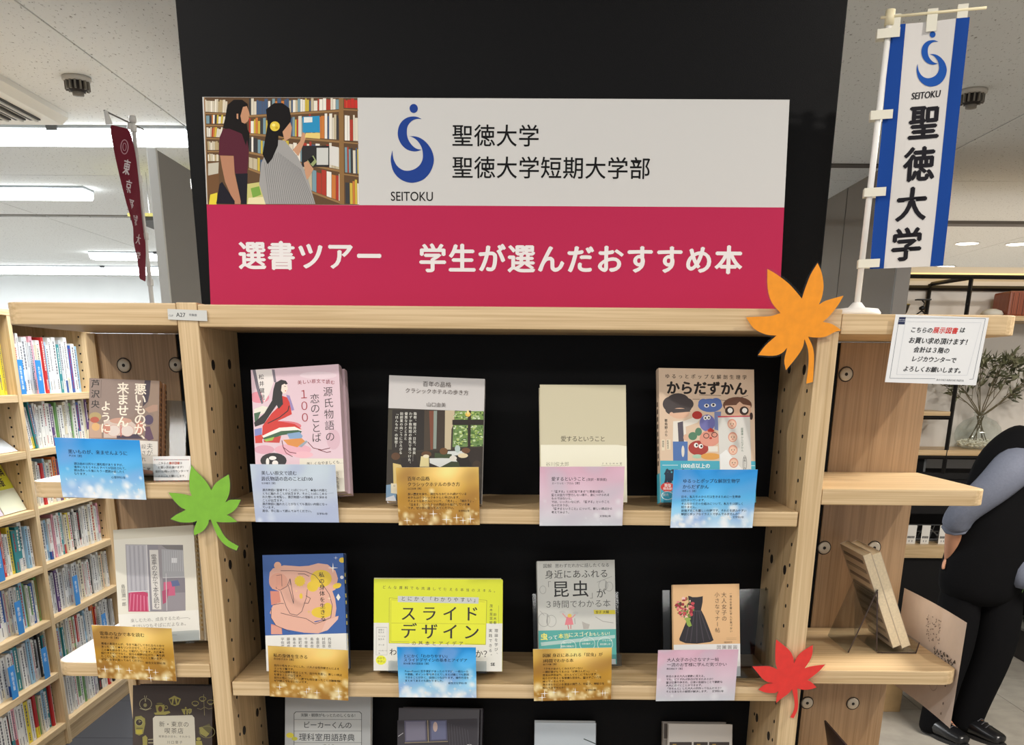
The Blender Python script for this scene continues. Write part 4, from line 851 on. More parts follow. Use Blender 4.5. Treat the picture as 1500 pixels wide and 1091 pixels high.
# --- book 7: grey insect book
T = .015; dz = DZ(T)
fr, W, H = fit((786.8, 821.5), (900, 822.5), (789.5, 975), (903.5, 975), z=SH[1][1]+dz, lean=LEAN)
b, f = book_on(fr, W, H, T, 'pale grey insect book with a teal lower band', (206, 206, 200), 'L')
stand(fr, W, H, T+.001, dz, 'clear stand under the grey insect book', ww=-.06)
p = Print(f); p.raw([(0, 0), (W, 0), (W, H), (0, H)], (208, 208, 202)); p.zoom(760, 800, 4.547); GL = (160, 160, 156)
for cx_, cy_, s in ((190, 490, 1), (580, 260, .8)):
    p.ring(cx_-22*s, cy_, 40*s, 46*s, 3, GL); p.ring(cx_+26*s, cy_+8, 34*s, 40*s, 3, GL); p.ell(cx_, cy_, 5, 40*s, GL)
p.line([(520, 240), (620, 200)], 3, GL); p.ring(160, 290, 22, 28, 3, GL); p.line([(510, 470), (560, 500), (630, 510)], 4, GL); p.line([(140, 430), (170, 460)], 3, GL)
p.text('図解', 160, 116, 30, (80, 80, 78), .004); p.text('思わずだれかに話したくなる', 240, 116, 28.5, (70, 70, 70), .002, pitch=28)
p.text('身近にあふれる', 172, 158, 60, (36, 36, 36), .0, pitch=61, res=3); p.text('「', 156, 232, 60, (120, 120, 116), -.01, res=3); p.text('昆虫', 220, 228, 116, (30, 30, 30), .006, pitch=132, res=4); p.text('」', 470, 290, 60, (120, 120, 116), -.01, res=3); p.text('が', 514, 280, 66, (36, 36, 36), .0, res=3)
p.text('３時間でわかる本', 170, 360, 55, (60, 60, 60), -.006, pitch=55.5, res=3); p.poly([(498, 424), (640, 424), (644, 452), (502, 452)], (222, 206, 60)); p.text('金子 大輔', 510, 428, 21, (40, 40, 30), .016)
p.poly([(318, 470), (352, 468), (364, 522), (306, 524)], (226, 130, 140)); p.ell(338, 462, 14, 13, (236, 200, 90)); p.line([(320, 480), (290, 446)], 6, (230, 150, 150)); p.line([(350, 480), (382, 448)], 6, (230, 150, 150)); p.ell(290, 438, 20, 9, (200, 200, 196)); p.ell(378, 444, 20, 10, (200, 200, 196)); p.line([(326, 522), (332, 552)], 5, (200, 100, 100)); p.line([(346, 522), (346, 550)], 5, (200, 100, 100))
p.poly([(420, 500), (446, 512), (472, 520), (464, 550), (430, 552)], (180, 176, 170)); p.line([(372, 480), (374, 518)], 2, OL)
z = f.px(840, 922.5)[1]; p.raw([(0, 0), (W, 0), (W, z), (0, z)], (86, 172, 166)); p.poly([(145, 640), (640, 590), (640, 612), (150, 664)], (180, 210, 206))
p.text('虫', 144, 578, 48, (244, 238, 120), .04, res=3); p.text('って', 192, 590, 34, (238, 242, 236), .01); p.text('本当', 262, 580, 36, (244, 238, 120), .02); p.text('にスゴイ！', 330, 574, 34, (240, 240, 200), .012, ang=.04); p.text('おもしろい！', 466, 574, 26, (240, 240, 200), .016, ang=.03)
for x, y in ((330, 668), (456, 650), (574, 652)): p.ring(x, y, 52, 48, 3, (220, 236, 230))
for x, y, a, c2 in ((300, 640, '食いっさ', '驚異の繁殖力！'), (440, 622, 'その', '切れ味が…！'), (560, 625, 'イモイモが', '自分探しを！')): p.text(a, x-6, y-4, 14, (240, 244, 236), .012); p.text(c2, x-20, y+20, 14, (240, 244, 236), .012)
p.poly([(612, 750), (644, 750), (646, 800), (614, 800)], (230, 230, 226)); p.build('cover_print', b)

# --- book 8: black dress bunko
T = .011; dz = DZ(T)
fr, W, H = fit((985.8, 856), (1082.5, 857), (987.2, 992), (1085, 992), z=SH[1][1]+dz, lean=LEAN)
b, f = book_on(fr, W, H, T, 'small orange-beige pocket book with a black dress and bouquet', (226, 190, 146), 'L')
stand(fr, W+.036, H, T+.001, dz, 'wide clear stand under the black dress pocket book', hh=.95, ww=-.1, foot=.01)
p = Print(f); p.raw([(0, 0), (W, 0), (W, H), (0, H)], (222, 180, 132)); p.zoom(940, 840, 5.453)
p.poly([(370, 178), (384, 180), (405, 188), (440, 188), (470, 184), (488, 180), (486, 230), (474, 290), (500, 340), (540, 440), (574, 532), (550, 546), (440, 560), (350, 556), (302, 536), (300, 520), (340, 420), (380, 330), (392, 290), (376, 230)], (34, 30, 36))
for i, pts in enumerate(([(400, 300), (350, 540)], [(420, 300), (390, 548)], [(440, 300), (440, 552)], [(455, 300), (495, 546)], [(465, 300), (545, 530)])): p.line(pts, 7, (64, 56, 66))
p.line([(392, 300), (474, 298)], 4, (84, 76, 84))
R = random.Random(3)
for i in range(60): a = R.uniform(0, 6.28); d = R.uniform(0, 1)**.5; p.ell(335+d*72*cos(a)+d*12, 272+d*78*sin(a), R.uniform(6, 17), R.uniform(6, 16), R.choice([(196, 70, 80), (222, 130, 130), (150, 40, 52), (232, 190, 180), (110, 130, 60), (90, 50, 44)]), 10)
p.poly([(350, 370), (382, 366), (400, 416), (378, 426), (362, 412)], (140, 166, 70)); p.ell(366, 362, 26, 12, (150, 170, 80))
p.text('一流のお客様に学んだ気づかい', 700, 150, 20, (70, 54, 44), .008, vert=True, pitch=23); p.text('大人女子の', 634, 148, 44, (72, 52, 40), -.004, vert=True, pitch=47, res=3); p.text('小さなマナー帖', 580, 148, 42, (72, 52, 40), -.004, vert=True, pitch=47, res=3)
p.line([(676, 514), (756, 514)], 1.5, (150, 120, 90)); p.line([(676, 526), (756, 526)], 1.5, (150, 120, 90)); p.text('権田紀子', 656, 540, 17, (130, 96, 70), 0)
z = f.px(1035, 943.4)[1]; p.raw([(0, 0), (W, 0), (W, z), (0, z)], (228, 228, 228))
for i, ch in enumerate('文庫良品'): x = 600+i*43; p.rect(x, 572, x+32, 610, (150, 146, 146)); p.rect(x+3, 575, x+29, 607, (214, 212, 212)); p.text(ch, x+3, 576, 26, (110, 106, 106), .006)
p.text('知らなかった', 290, 606, 40, (70, 66, 66), 0); p.build('cover_print', b)

# --- left wing, upper shelf: small brown pocket book (two copies)
T = .012; dz = DZ(2*T); zw = WS[1][1]
fr, W, H = fit((132, 553), (232.6, 555), (128.5, 704), (233, 704), z=zw+dz, lean=LEAN)
fr = Frame(fr.O+Vector((0, .045, 0)), fr.u, fr.v); k_ = (fr.O-CAM).length/((fr.O-Vector((0, .045, 0)))-CAM).length
fr, W, H = fit((132, 553), (232.6, 555), (128.5, 693), (233, 693), z=zw+dz, lean=LEAN)
b, f = book_on(fr, W, H, T, 'small brown pocket book with white vertical title', (176, 136, 104), 'R')
b2, _ = book_on(fr, W, H, T, 'second copy behind the small brown pocket book', (170, 130, 98), 'R', off=T+.0006, dx=.0035)
stand(fr, W+.03, H, 2*T+.002, dz, 'clear stand under the small brown pocket book', hh=.85, ww=-.02)
p = Print(f); p.raw([(0, 0), (W, 0), (W, H), (0, H)], (140, 118, 106)); p.zoom(130, 540, 6.82)
for pts, c in (([(8, 96), (560, 96), (560, 300), (440, 480), (180, 520), (8, 430)], (142, 122, 112)), ([(560, 96), (640, 100), (590, 330), (540, 380), (545, 250)], (58, 44, 58)), ([(620, 110), (700, 110), (690, 700), (650, 720), (590, 600), (640, 560), (650, 450), (560, 420), (600, 340)], (150, 126, 108)), ([(560, 400), (640, 360), (690, 360), (690, 420), (600, 440)], (176, 140, 120)),
               ([(570, 580), (610, 575), (650, 700), (600, 720), (560, 690)], (92, 60, 86)), ([(5, 520), (130, 560), (130, 690), (5, 690)], (190, 156, 134)), ([(150, 520), (300, 500), (420, 520), (470, 560), (480, 690), (150, 690)], (206, 186, 174)), ([(280, 670), (480, 650), (540, 700), (280, 700)], (60, 44, 66))): p.poly(pts, c)
for x, y, rx, ry, c in ((65, 480, 62, 46, (172, 150, 100)), (60, 510, 44, 30, (178, 84, 60)), (70, 580, 40, 40, (216, 170, 110)), (600, 510, 46, 50, (76, 58, 88)), (320, 520, 110, 30, (196, 150, 130)), (250, 620, 66, 56, (218, 204, 196)), (385, 620, 66, 56, (218, 204, 196)), (510, 590, 40, 70, (196, 130, 110)), (180, 600, 36, 50, (196, 130, 110))): p.ell(x, y, rx, ry, c)
for x in (250, 385): p.ring(x, 620, 66, 58, 3, (196, 130, 110))
p.line([(322, 560), (322, 680)], 8, (190, 70, 60))
p.text('悪いものが、', 456, 140, 122, (244, 232, 214), .022, vert=True, pitch=102, res=3); p.text('来ません', 282, 132, 122, (244, 232, 214), .022, vert=True, pitch=112, res=3); p.text('ように', 118, 316, 108, (246, 228, 210), .022, vert=True, pitch=112, res=3); p.text('芦沢央', 24, 106, 88, (36, 28, 26), .016, vert=True, pitch=102, res=3); p.line([(126, 110), (122, 290)], 3, (80, 66, 60))
p.poly([(500, 716), (690, 726), (690, 1030), (545, 1050)], (226, 220, 212)); p.text('夫が', 578, 742, 64, (50, 44, 44), -.006, vert=True, pitch=66); p.text('殺され', 524, 752, 50, (50, 44, 44), -.006, vert=True, pitch=64); p.text('に', 526, 975, 44, (50, 44, 44), -.006); p.text('黒', 578, 986, 42, (60, 30, 30), .02); p.poly([(500, 1000), (640, 1020), (640, 1050), (548, 1050)], (196, 140, 116))
p.build('cover_print', b)
for bb in (b, b2):
    o = MB()
    for k in range(15): o.box(W-.0002, W+.0016, T*.3, T*.65, H*.9-k*.0075, H*.9-k*.0075+.0045, 0, (86, 56, 38))
    o.build('spine_print', PRINT, bb)

# --- left wing, lower shelf: white book with a train photograph (three copies deep)
T = .018; dz = DZ(2*T); zw = WS[0][1]
fr, W, H = fit((165.7, 776.4), (283.2, 776.4), (176, 944), (294, 946), z=zw+dz, lean=LEAN)
b, f = book_on(fr, W, H, T, 'white book with a framed photograph of a train interior', (222, 218, 204), 'R')
b2, _ = book_on(fr, W, H, T, 'second copy behind the white train book', (222, 218, 204), 'R', off=T+.0006, dx=.003)
stand(fr, W, H, 2*T+.002, dz, 'clear stand under the white train book', ww=.0)
p = Print(f); p.raw([(0, 0), (W, 0), (W, H), (0, H)], (226, 222, 208)); p.zoom(0, 740, 3.1075)
p.raw([(0, H*.915), (W, H*.915), (W, H), (0, H)], (214, 208, 190))
p.poly([(571, 178), (833, 180), (845, 484), (584, 484)], (150, 144, 148))
for pts, c in (([(573, 180), (664, 180), (672, 390), (583, 395)], (176, 174, 180)), ([(664, 180), (720, 180), (722, 480), (680, 482)], (140, 136, 144)), ([(735, 200), (833, 200), (840, 330), (740, 330)], (166, 166, 170)), ([(735, 182), (833, 182), (833, 204), (760, 200)], (120, 116, 116)), ([(740, 330), (842, 330), (844, 400), (742, 400)], (126, 120, 128)), ([(742, 400), (844, 396), (845, 484), (744, 484)], (146, 140, 146)),
               ([(586, 400), (600, 394), (650, 392), (676, 400), (680, 484), (586, 484)], (190, 60, 100)), ([(745, 350), (795, 345), (798, 410), (744, 414)], (196, 90, 124)), ([(664, 180), (670, 180), (684, 482), (677, 482)], (206, 204, 206)), ([(780, 240), (806, 240), (806, 262), (780, 262)], (220, 220, 222)), ([(738, 390), (770, 380), (760, 440), (742, 450)], (170, 70, 104)), ([(778, 345), (810, 340), (820, 365), (784, 370)], (90, 100, 140))): p.poly(pts, c)
for k in range(9): p.line([(580+k*10, 184), (590+k*10, 388)], 2, (132, 130, 140) if k % 2 else (196, 194, 200))
for k in range(6): p.line([(596+k*15, 400+k*3), (590+k*17, 480)], 5, (214, 120, 150))
for k in range(9): p.line([(750+k*10, 206), (752+k*10, 300)], 1.5, (200, 200, 204))
p.line([(584, 395), (678, 390)], 3, (220, 220, 222)); p.line([(742, 330), (842, 326)], 3, (200, 198, 200)); p.line([(756, 310), (760, 480)], 3, (206, 204, 206))
p.poly([(680, 203), (720, 203), (735, 474), (694, 474)], (216, 212, 206)); p.text('電車のなかで本を読む', 686, 222, 27, (70, 66, 70), .002, vert=True, pitch=24.6, res=3); p.text('島田潤一郎', 550, 360, 20, (90, 86, 84), .0, vert=True, pitch=20)
z = f.px(240, 896)[1]; p.raw([(0, 0), (W, 0), (W, z), (0, z)], (234, 232, 224)); p.text('楽しむため、成長するため――。', 594, 516, 19, (150, 146, 140), .004); p.text('本はいつもそばにだよなぁ。', 600, 542, 20, (150, 146, 140), .004); p.text('夏葉社', 846, 616, 13, (120, 118, 114), .008); p.line([(780, 590), (806, 590)], 2, (170, 168, 160)); p.build('cover_print', b)
o = MB(); 
for k in range(22): o.box(W-.0002, W+.0014, T*.25, T*.7, H*.93-k*.0075, H*.93-k*.0075+.004, 0, (196, 176, 130))
o.build('spine_print', PRINT, b)

# --- bottom row books, cut by the frame
def low_book(x0, x1, ytop, z, y, H, T, lb, col, spine='L', lean=LEAN, tilt=0, group='display books'):
    """book whose top edge shows at pixel row ytop; stands on height z near depth y"""
    l = radians(lean); yt = y+H*sin(l); a = onY(x0, ytop, yt); c2 = onY(x1, ytop, yt); W = (c2-a).length
    # slide the foot so that the top lands on the sight line
    for _ in range(12):
        zt = onY(x0, ytop, y+H*sin(l)).z; err = (z+H*cos(l))-zt; y += err*2.2*.5
        y = max(.012, min(.186-T*2.2-H*sin(l), y))
    a = onY(x0, ytop, y+H*sin(l)); W = (onY(x1, ytop, y+H*sin(l))-a).length
    f = Frame((a.x, y, z), (1, tilt, 0), (0, sin(l), cos(l))); return book_on(f, W, H, T, lb, col, spine, group)+(W,)
T = .020; dz = DZ(T); b, f, W = low_book(419, 544, 1030, SH[2][1]+dz, .05, .210, T, 'silver-grey science dictionary with a framed title', (176, 178, 178), 'L')
H = .21; stand(f, W, H, T+.001, dz, 'clear stand under the silver-grey dictionary')
p = Print(f); p.raw([(0, 0), (W, 0), (W, H), (0, H)], (178, 180, 180)); p.zoom(380, 1000, 3.571)
p.poly([(190, 150), (525, 150), (536, 160), (536, 420), (180, 420), (180, 160)], (70, 72, 72)); p.poly([(192, 153), (523, 153), (533, 163), (533, 420), (183, 420), (183, 163)], (190, 192, 190)); p.line([(183, 192), (533, 192)], 2, (90, 92, 92)); p.line([(183, 252), (533, 252)], 2, (120, 122, 122)); p.line([(183, 312), (533, 312)], 2, (120, 122, 122))
p.text('実験・観察がもっとたのしくなる！', 216, 158, 19.5, (40, 42, 44), .014, pitch=18.6); p.text('ビーカーくんの', 228, 200, 38, (50, 52, 54), .006, pitch=36.5, res=3); p.text('理科室用語辞典', 206, 262, 42, (50, 52, 54), .004, pitch=42, res=3); p.ell(160, 274, 20, 14, (214, 200, 60)); p.ell(184, 292, 16, 10, (190, 186, 60)); p.text('さくら', 330, 318, 22, (90, 90, 60), .004); p.build('cover_print', b)

T = .022; dz = DZ(.05)
b, f, W = low_book(583, 701, 1054, SH[2][1]+dz, .02, .182, T, 'dark book with two framed paintings, front copy of the stack', (44, 38, 48), 'R', lean=24, tilt=-.03, group='dark painting books'); H = .182
p = Print(f, .0003); p.zoom(380, 1000, 3.571); p.poly([(722, 196), (1140, 186), (1140, 420), (722, 420)], (40, 34, 44)); p.poly([(758, 198), (872, 196), (876, 305), (762, 310)], (88, 84, 110)); p.poly([(890, 196), (980, 194), (984, 300), (892, 304)], (74, 74, 104)); p.poly([(766, 204), (866, 202), (868, 298), (768, 302)], (120, 116, 136)); p.poly([(898, 202), (974, 200), (976, 294), (900, 298)], (100, 104, 138)); p.line([(726, 280), (752, 262)], 3, (190, 186, 190))
p.line([(880, 196), (884, 312)], 5, (150, 134, 108)); p.line([(760, 314), (986, 306)], 4, (150, 134, 108)); p.ell(920, 230, 12, 26, (196, 170, 160)); p.text('虫', 1084, 316, 30, (230, 224, 226), .0)
for k in range(8): p.line([(990+k*14, 210+k*5), (1000+k*16, 420)], 3, (64, 58, 68))
p.build('cover_print', b)
b2, f2 = book_on(f, W, H+.004, T, 'dark book, rear copy of the stack of painting books', (44, 38, 48), 'R', 'dark painting books', off=T+.003, dx=.004)
stand(f, W, H, 2*T+.004, dz, 'clear stand under the dark painting books')
T = .014; dz = DZ(2*T)
b, f, W = low_book(783, 872, 1086, SH[2][1]+dz, .05, .148, T, 'pale blue-grey pocket book just showing its top edge, front copy', (196, 206, 214), 'R', group='pale pocket books at the bottom'); book_on(f, W, .1505, T, 'pale blue-grey pocket book just showing its top edge, rear copy', (200, 208, 214), 'R', 'pale pocket books at the bottom', off=T+.001)
p = Print(f).zoom(740, 1000, 3); p.line([(345, 246), (398, 268)], 4, (40, 60, 56)); p.build('cover_print', b)
b, f, W = low_book(978, 1071, 1085, SH[2][1]+dz, .05, .148, T, 'dark book with small photographs at the bottom right, front copy', (196, 190, 182), 'R', group='dark photo books at the bottom')
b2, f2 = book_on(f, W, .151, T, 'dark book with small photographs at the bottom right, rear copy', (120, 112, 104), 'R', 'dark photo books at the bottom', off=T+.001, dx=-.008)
p = Print(f).zoom(740, 1000, 3)
for x0, x1 in ((722, 820), (828, 890), (896, 985)): p.rect(x0, 260, x1, 330, (58, 48, 42)); p.rect(x0+14, 268, x0+30, 330, (150, 120, 60))
p.build('cover_print', b)
p = Print(f2); Hb = .151; p.raw([(.001, Hb*.79), (W*.99, Hb*.79), (W*.99, Hb-.002), (.001, Hb-.002)], (150, 142, 132)); p.raw([(.002, Hb*.8), (W*.35, Hb*.8), (W*.35, Hb-.003), (.002, Hb-.003)], (70, 60, 52)); p.raw([(W*.38, Hb*.8), (W*.72, Hb*.8), (W*.72, Hb-.003), (W*.38, Hb-.003)], (50, 44, 40)); p.ell(W*.55, Hb-.01, .006, .005, (150, 130, 100)); p.build('cover_print', b2)

# --- left wing, third shelf: brown coffee-shop guide (two copies)
T = .016; dz = DZ(2*T); b, f, W = low_book(196.5, 312.5, 1018, WS[2][1]+dz, .05, .188, T, 'dark brown coffee shop guide with olive line drawings', (62, 50, 44), 'R'); H = .188
b2, _ = book_on(f, W-.006, H+.002, T, 'second copy behind the brown coffee shop guide', (52, 42, 36), 'R', off=T+.001, dx=.006)
stand(f, W, H, 2*T+.002, dz, 'clear stand under the brown coffee shop guide')
p = Print(f); p.raw([(0, 0), (W, 0), (W, H), (0, H)], (66, 54, 48)); p.zoom(190, 1000, 10.714); OV = (160, 150, 78); DK = (66, 54, 48)
p.ring(250, 330, 98, 90, 8, (176, 168, 130)); p.poly([(210, 200), (290, 200), (262, 270), (240, 270)], DK); p.line([(232, 200), (246, 300), (266, 200)], 7, (176, 168, 130)); p.ell(244, 350, 28, 30, (150, 142, 96)); p.line([(160, 400), (250, 430), (340, 400)], 8, (176, 168, 130))
p.poly([(380, 470), (620, 440), (640, 470), (560, 500), (400, 500)], OV); p.poly([(405, 350), (545, 340), (535, 470), (430, 480)], OV); p.ell(480, 410, 34, 46, (90, 56, 44)); p.ring(570, 385, 30, 30, 9, OV); p.ell(470, 325, 50, 12, (120, 112, 60))
p.poly([(612, 250), (700, 200), (806, 250), (770, 340), (710, 362), (650, 340)], OV); p.poly([(700, 230), (730, 340), (680, 340)], DK); p.poly([(740, 250), (780, 262), (750, 330)], DK); p.poly([(625, 262), (668, 252), (660, 330)], DK)
p.poly([(810, 410), (980, 410), (940, 496), (850, 496)], OV); p.rect(870, 430, 890, 496, DK); p.rect(915, 430, 935, 496, DK); p.ring(945, 440, 30, 38, 8, (176, 168, 110)); p.ell(880, 392, 14, 14, OV)
p.line([(1160, 180), (1175, 510)], 8, (150, 140, 96)); p.line([(1060, 400), (1120, 416), (1175, 380), (1240, 410), (1300, 395)], 7, (150, 140, 96))
for x, y in ((1030, 320), (1145, 250), (1270, 300)): p.ring(x, y, 56, 36, 9, OV); p.ell(x, y+36, 30, 12, (150, 142, 96))
p.poly([(90, 530), (180, 516), (240, 560), (246, 640), (212, 800), (150, 826), (92, 800), (76, 600)], (150, 142, 74)); p.ell(150, 620, 60, 56, (60, 50, 44)); p.ring(150, 620, 60, 56, 7, (190, 182, 120)); p.line([(150, 620), (150, 584)], 6, (190, 182, 120)); p.line([(150, 620), (182, 600)], 6, (190, 182, 120)); p.rect(104, 706, 206, 716, DK); p.poly([(100, 740), (200, 740), (190, 800), (110, 800)], (186, 170, 60))
p.poly([(1090, 700), (1130, 690), (1250, 800), (1200, 850), (1110, 800)], (150, 142, 74)); p.poly([(1130, 690), (1250, 640), (1330, 720), (1250, 800)], (96, 88, 50)); p.ring(1215, 770, 125, 95, 8, (130, 122, 74))
p.poly([(200, 850), (250, 820), (280, 860), (270, 1100), (215, 1100)], OV); p.line([(290, 890), (390, 882)], 12, (176, 168, 130)); p.line([(290, 940), (390, 940)], 12, (176, 168, 130)); p.ell(1082, 880, 34, 26, OV); p.poly([(1040, 910), (1130, 910), (1160, 1040), (1040, 1040)], OV)
p.poly([(400, 520), (980, 506), (1016, 548), (1045, 1200), (380, 1200), (364, 556)], (214, 208, 190)); p.text('新・東京の', 460, 600, 92, (70, 62, 54), -.002, pitch=95, res=3); p.text('喫茶店', 544, 702, 96, (70, 62, 54), -.002, pitch=104, res=3); p.text('喫茶店の日々、それから', 456, 820, 40, (90, 82, 72), .002, pitch=46); p.text('川口葉子', 586, 904, 52, (80, 72, 62), -.002, pitch=64); p.build('cover_print', b)

# --- right wing lower shelf: two books seen from their fore edge, leaning on an A-shaped acrylic stand
zw = WS[0][1]; lr = radians(24)
def side_book(xf, y0, y1, H, T, lb, warp):
    # cover faces +x; foot at x = xf, leans back toward -x
    M = Matrix.Translation((xf, y0, zw+.0125)) @ Matrix.Rotation(-lr, 4, 'Y')
    b = thing('paperback_book', lb, 'book', M, 'books on the right wing shelf'); D = y1-y0
    MB().box(-T+.0006, -.0006, .0006, D-.0015, .0008, H-.0008).build('pages', mat('pages_cream', (226, 210, 178), .8, var=.06, bscale=300), b)
    mb = MB(); mb.box(-.0006, 0, 0, D, 0, H); mb.box(-T, -T+.0006, 0, D, 0, H); mb.box(-T, 0, D-.0006, D, 0, H); mb.build('cover', mat('cover_side', (196, 180, 160), .45), b)
    mb = MB()
    for k in range(9): mb.box(-T-.0006, -T-.0002, .01, D-.01, H*.9-k*.018, H*.9-k*.018+.006, 0, (150, 136, 120) if k % 2 else (120, 106, 96))
    mb.build('back_print', PRINT, b)
side_book(.672, .105, .218, .172, .0145, 'leaning paperback seen from its edge, the right one on the right wing shelf', 0)
side_book(.656, .105, .222, .170, .0135, 'leaning paperback seen from its edge, the left one on the right wing shelf', 0)
t = thing('acrylic_stand', 'A-shaped clear stand under the two leaning books on the right wing shelf', 'stand', (0, 0, 0), 'clear acrylic book stands')
def plate(name, x0, z0, x1, z1, par=t, y0=.098, y1=.205, e=.0022):
    d = Vector((x1-x0, 0, z1-z0)).normalized(); n = Vector((-d.z, 0, d.x))*e
    o = MB().prism([(x0, z0), (x1, z1), (x1+n.x, z1+n.z), (x0+n.x, z0+n.z)], y0, y1, 'y').build(name, mat('smoked_acrylic', (88, 74, 68), .12) if False else CLEAR, par)
    # polished edges read dark against the wood
    MB().prism([(x0, z0), (x1, z1), (x1+n.x*.9, z1+n.z*.9), (x0+n.x*.9, z0+n.z*.9)], y0-.0008, y0, 'y').build('dark_edge', mat('acrylic_cut_edge', (58, 44, 40), .3), par)
plate('back_plate', .615, zw+.004, .6035, zw+.105); plate('rear_leg', .568, zw+.001, .6035, zw+.108); plate('tray', .615, zw+.001, .680, zw+.001); plate('lip', .680, zw+.001, .6835, zw+.020)
t2 = thing('acrylic_stand', 'empty smoky stand at the bottom of the right wing', 'stand', (0, 0, 0), 'clear acrylic book stands'); z3 = WS[2][1]
for nm, pp in (('back_plate', ((.600, z3+.002), (.568, z3+.135))), ('tray', ((.600, z3+.001), (.680, z3+.001)))):
    (x0, z0), (x1, z1) = pp; d = Vector((x1-x0, 0, z1-z0)).normalized(); n = Vector((-d.z, 0, d.x))*.003
    MB().prism([(x0, z0), (x1, z1), (x1+n.x, z1+n.z), (x0+n.x, z0+n.z)], .05, .17, 'y').build(nm, mat('smoke_grey_acrylic', (86, 74, 76), .15), t2)

# ================================================================== FLAGS
zt = ZT[1]-.004
fl = thing('table_flag', 'blue and white vertical flag on a white pole standing on the right top plank', 'flag', (0, 0, 0))
px_, py_ = .505, .06
MB().lathe([(0, .0), (.034, .0), (.034, .004), (.030, .009), (.012, .011), (.006, .018), (0, .018)], 36, (px_, py_, ZT[1]-.005)).build('base', WHITE, fl, smooth=True)
MB().tube([(px_, py_, ZT[1]+.008), (px_+.001, py_, 2.014)], .0042, 14).build('pole', WHITE, fl, smooth=True)
MB().tube([(px_+.001, py_, 1.998), (px_+.001, py_, 2.016)], .0062, 14).build('pole_cap', mat('cream_plastic', (226, 214, 178), .4), fl, smooth=True)
fu = Vector((.130, -.026, .004)).normalized()
fr = Frame((.5165, .057, 1.6985), fu, (0, 0, 1))
MB().tube([Vector((.5065, .058, 2.0075))-fu*.013, Vector((.5065, .058, 2.0075))+fu*.118], .0018, 8).build('crossbar', mat('cream_plastic', (226, 214, 178), .4), fl, smooth=True)
FW_, FH_ = .098, .3
def wav(a, b): return .0014*sin(b*26+a*30)+.0009*sin(a*90+b*12)
def cloth(mb, a0, a1, b0, b1, dy, col, nx=8, ny=30):
    # sheet draped on the flag face with the same shallow waves
    o = []
    for j in range(ny+1):
        for i in range(nx+1):
            a = a0+(a1-a0)*i/nx; b = b0+(b1-b0)*j/ny; o.append((a, wav(a, b)+dy, b))
    mb.add(o, [(j*(nx+1)+i, j*(nx+1)+i+1, (j+1)*(nx+1)+i+1, (j+1)*(nx+1)+i) for j in range(ny) for i in range(nx)], 0, col)
cl = thing('x', None, None, fr.M); cl.name = 'flag_cloth'; cl.parent = fl
mb = MB(); cloth(mb, 0, FW_, 0, FH_, 0, (214, 210, 206), 12, 40); cloth(mb, 0, .0192, 0, FH_, -.0003, (18, 66, 146)); cloth(mb, FW_-.0168, FW_, 0, FH_, -.0003, (18, 66, 146)); mb.build('cloth_sheet', MATTE, cl)
p = Print(fr); p.zoom(1080, 0, 2.371); emblem(p, 676, 204, .243, (30, 84, 168)); p.text('SEITOKU', 608, 316, 32.5, (30, 28, 34), .02, res=3, sx=.80, skew=.10, ang=.03)
for ch, x, y, s in (('聖', 598, 366, 122), ('徳', 580, 512, 122), ('大', 554, 652, 120), ('学', 538, 792, 118)): p.text(ch, x, y, s, (28, 26, 32), .03, res=4, skew=.0, sx=.93, ang=.02)
for i, v in enumerate(p.mb.v): p.mb.v[i] = (v[0], v[1]+wav(v[0], v[2])-.0004, v[2])
p.build('flag_print', cl, MATTE)
TB = (226, 222, 206)
for a in (.0, .046, .083):
    mb = MB()
    mb.box(a-.001, a+.012, -.0018, -.001, FH_-.012, FH_+.0115+a*.05, 0, TB); mb.box(a-.001, a+.012, .003, .0036, FH_-.012, FH_+.0115+a*.05, 0, TB); mb.box(a-.001, a+.012, -.0018, .0036, FH_+.0113+a*.05, FH_+.0118+a*.05, 0, TB); mb.build('fabric_loop', MATTE, cl)
for z in (.284, .188, .093, .0015):
    mb = MB()
    mb.box(-.0165, .012, -.0062, -.0055, z-.0, z+.011, 0, TB); mb.box(-.0165, .004, .0085, .0092, z, z+.011, 0, TB); mb.box(-.0169, -.0162, -.0062, .0092, z, z+.011, 0, TB); mb.build('fabric_loop', MATTE, cl)

# maroon flag, seen from its side, standing on the cabinet behind the left wing
f2 = thing('table_flag', 'narrow maroon flag with white writing twisting on a white pole at left', 'flag', (0, 0, 0))
Yf = 1.0; xb = -.8625
MB().lathe([(0, 0), (.04, 0), (.04, .004), (.012, .010), (0, .012)], 28, (xb, Yf, 1.567)).build('base', WHITE, f2, smooth=True)
MB().tube([(xb, Yf, 1.575), (-.8649, Yf, 2.098)], [.0055, .0045], 12).build('pole', WHITE, f2, smooth=True)
MB().lathe([(0, 0), (.007, 0), (.0085, .006), (.007, .014), (0, .016)], 16, (-.8649, Yf, 2.086)).build('pole_cap', WHITE, f2, smooth=True)
a = onY(152.5, 162, .90); c_ = onY(211, 190, 1.05)
MB().tube([a, c_], .0018, 8).build('crossbar', mat('grey_rod', (130, 128, 126), .4), f2, smooth=True)
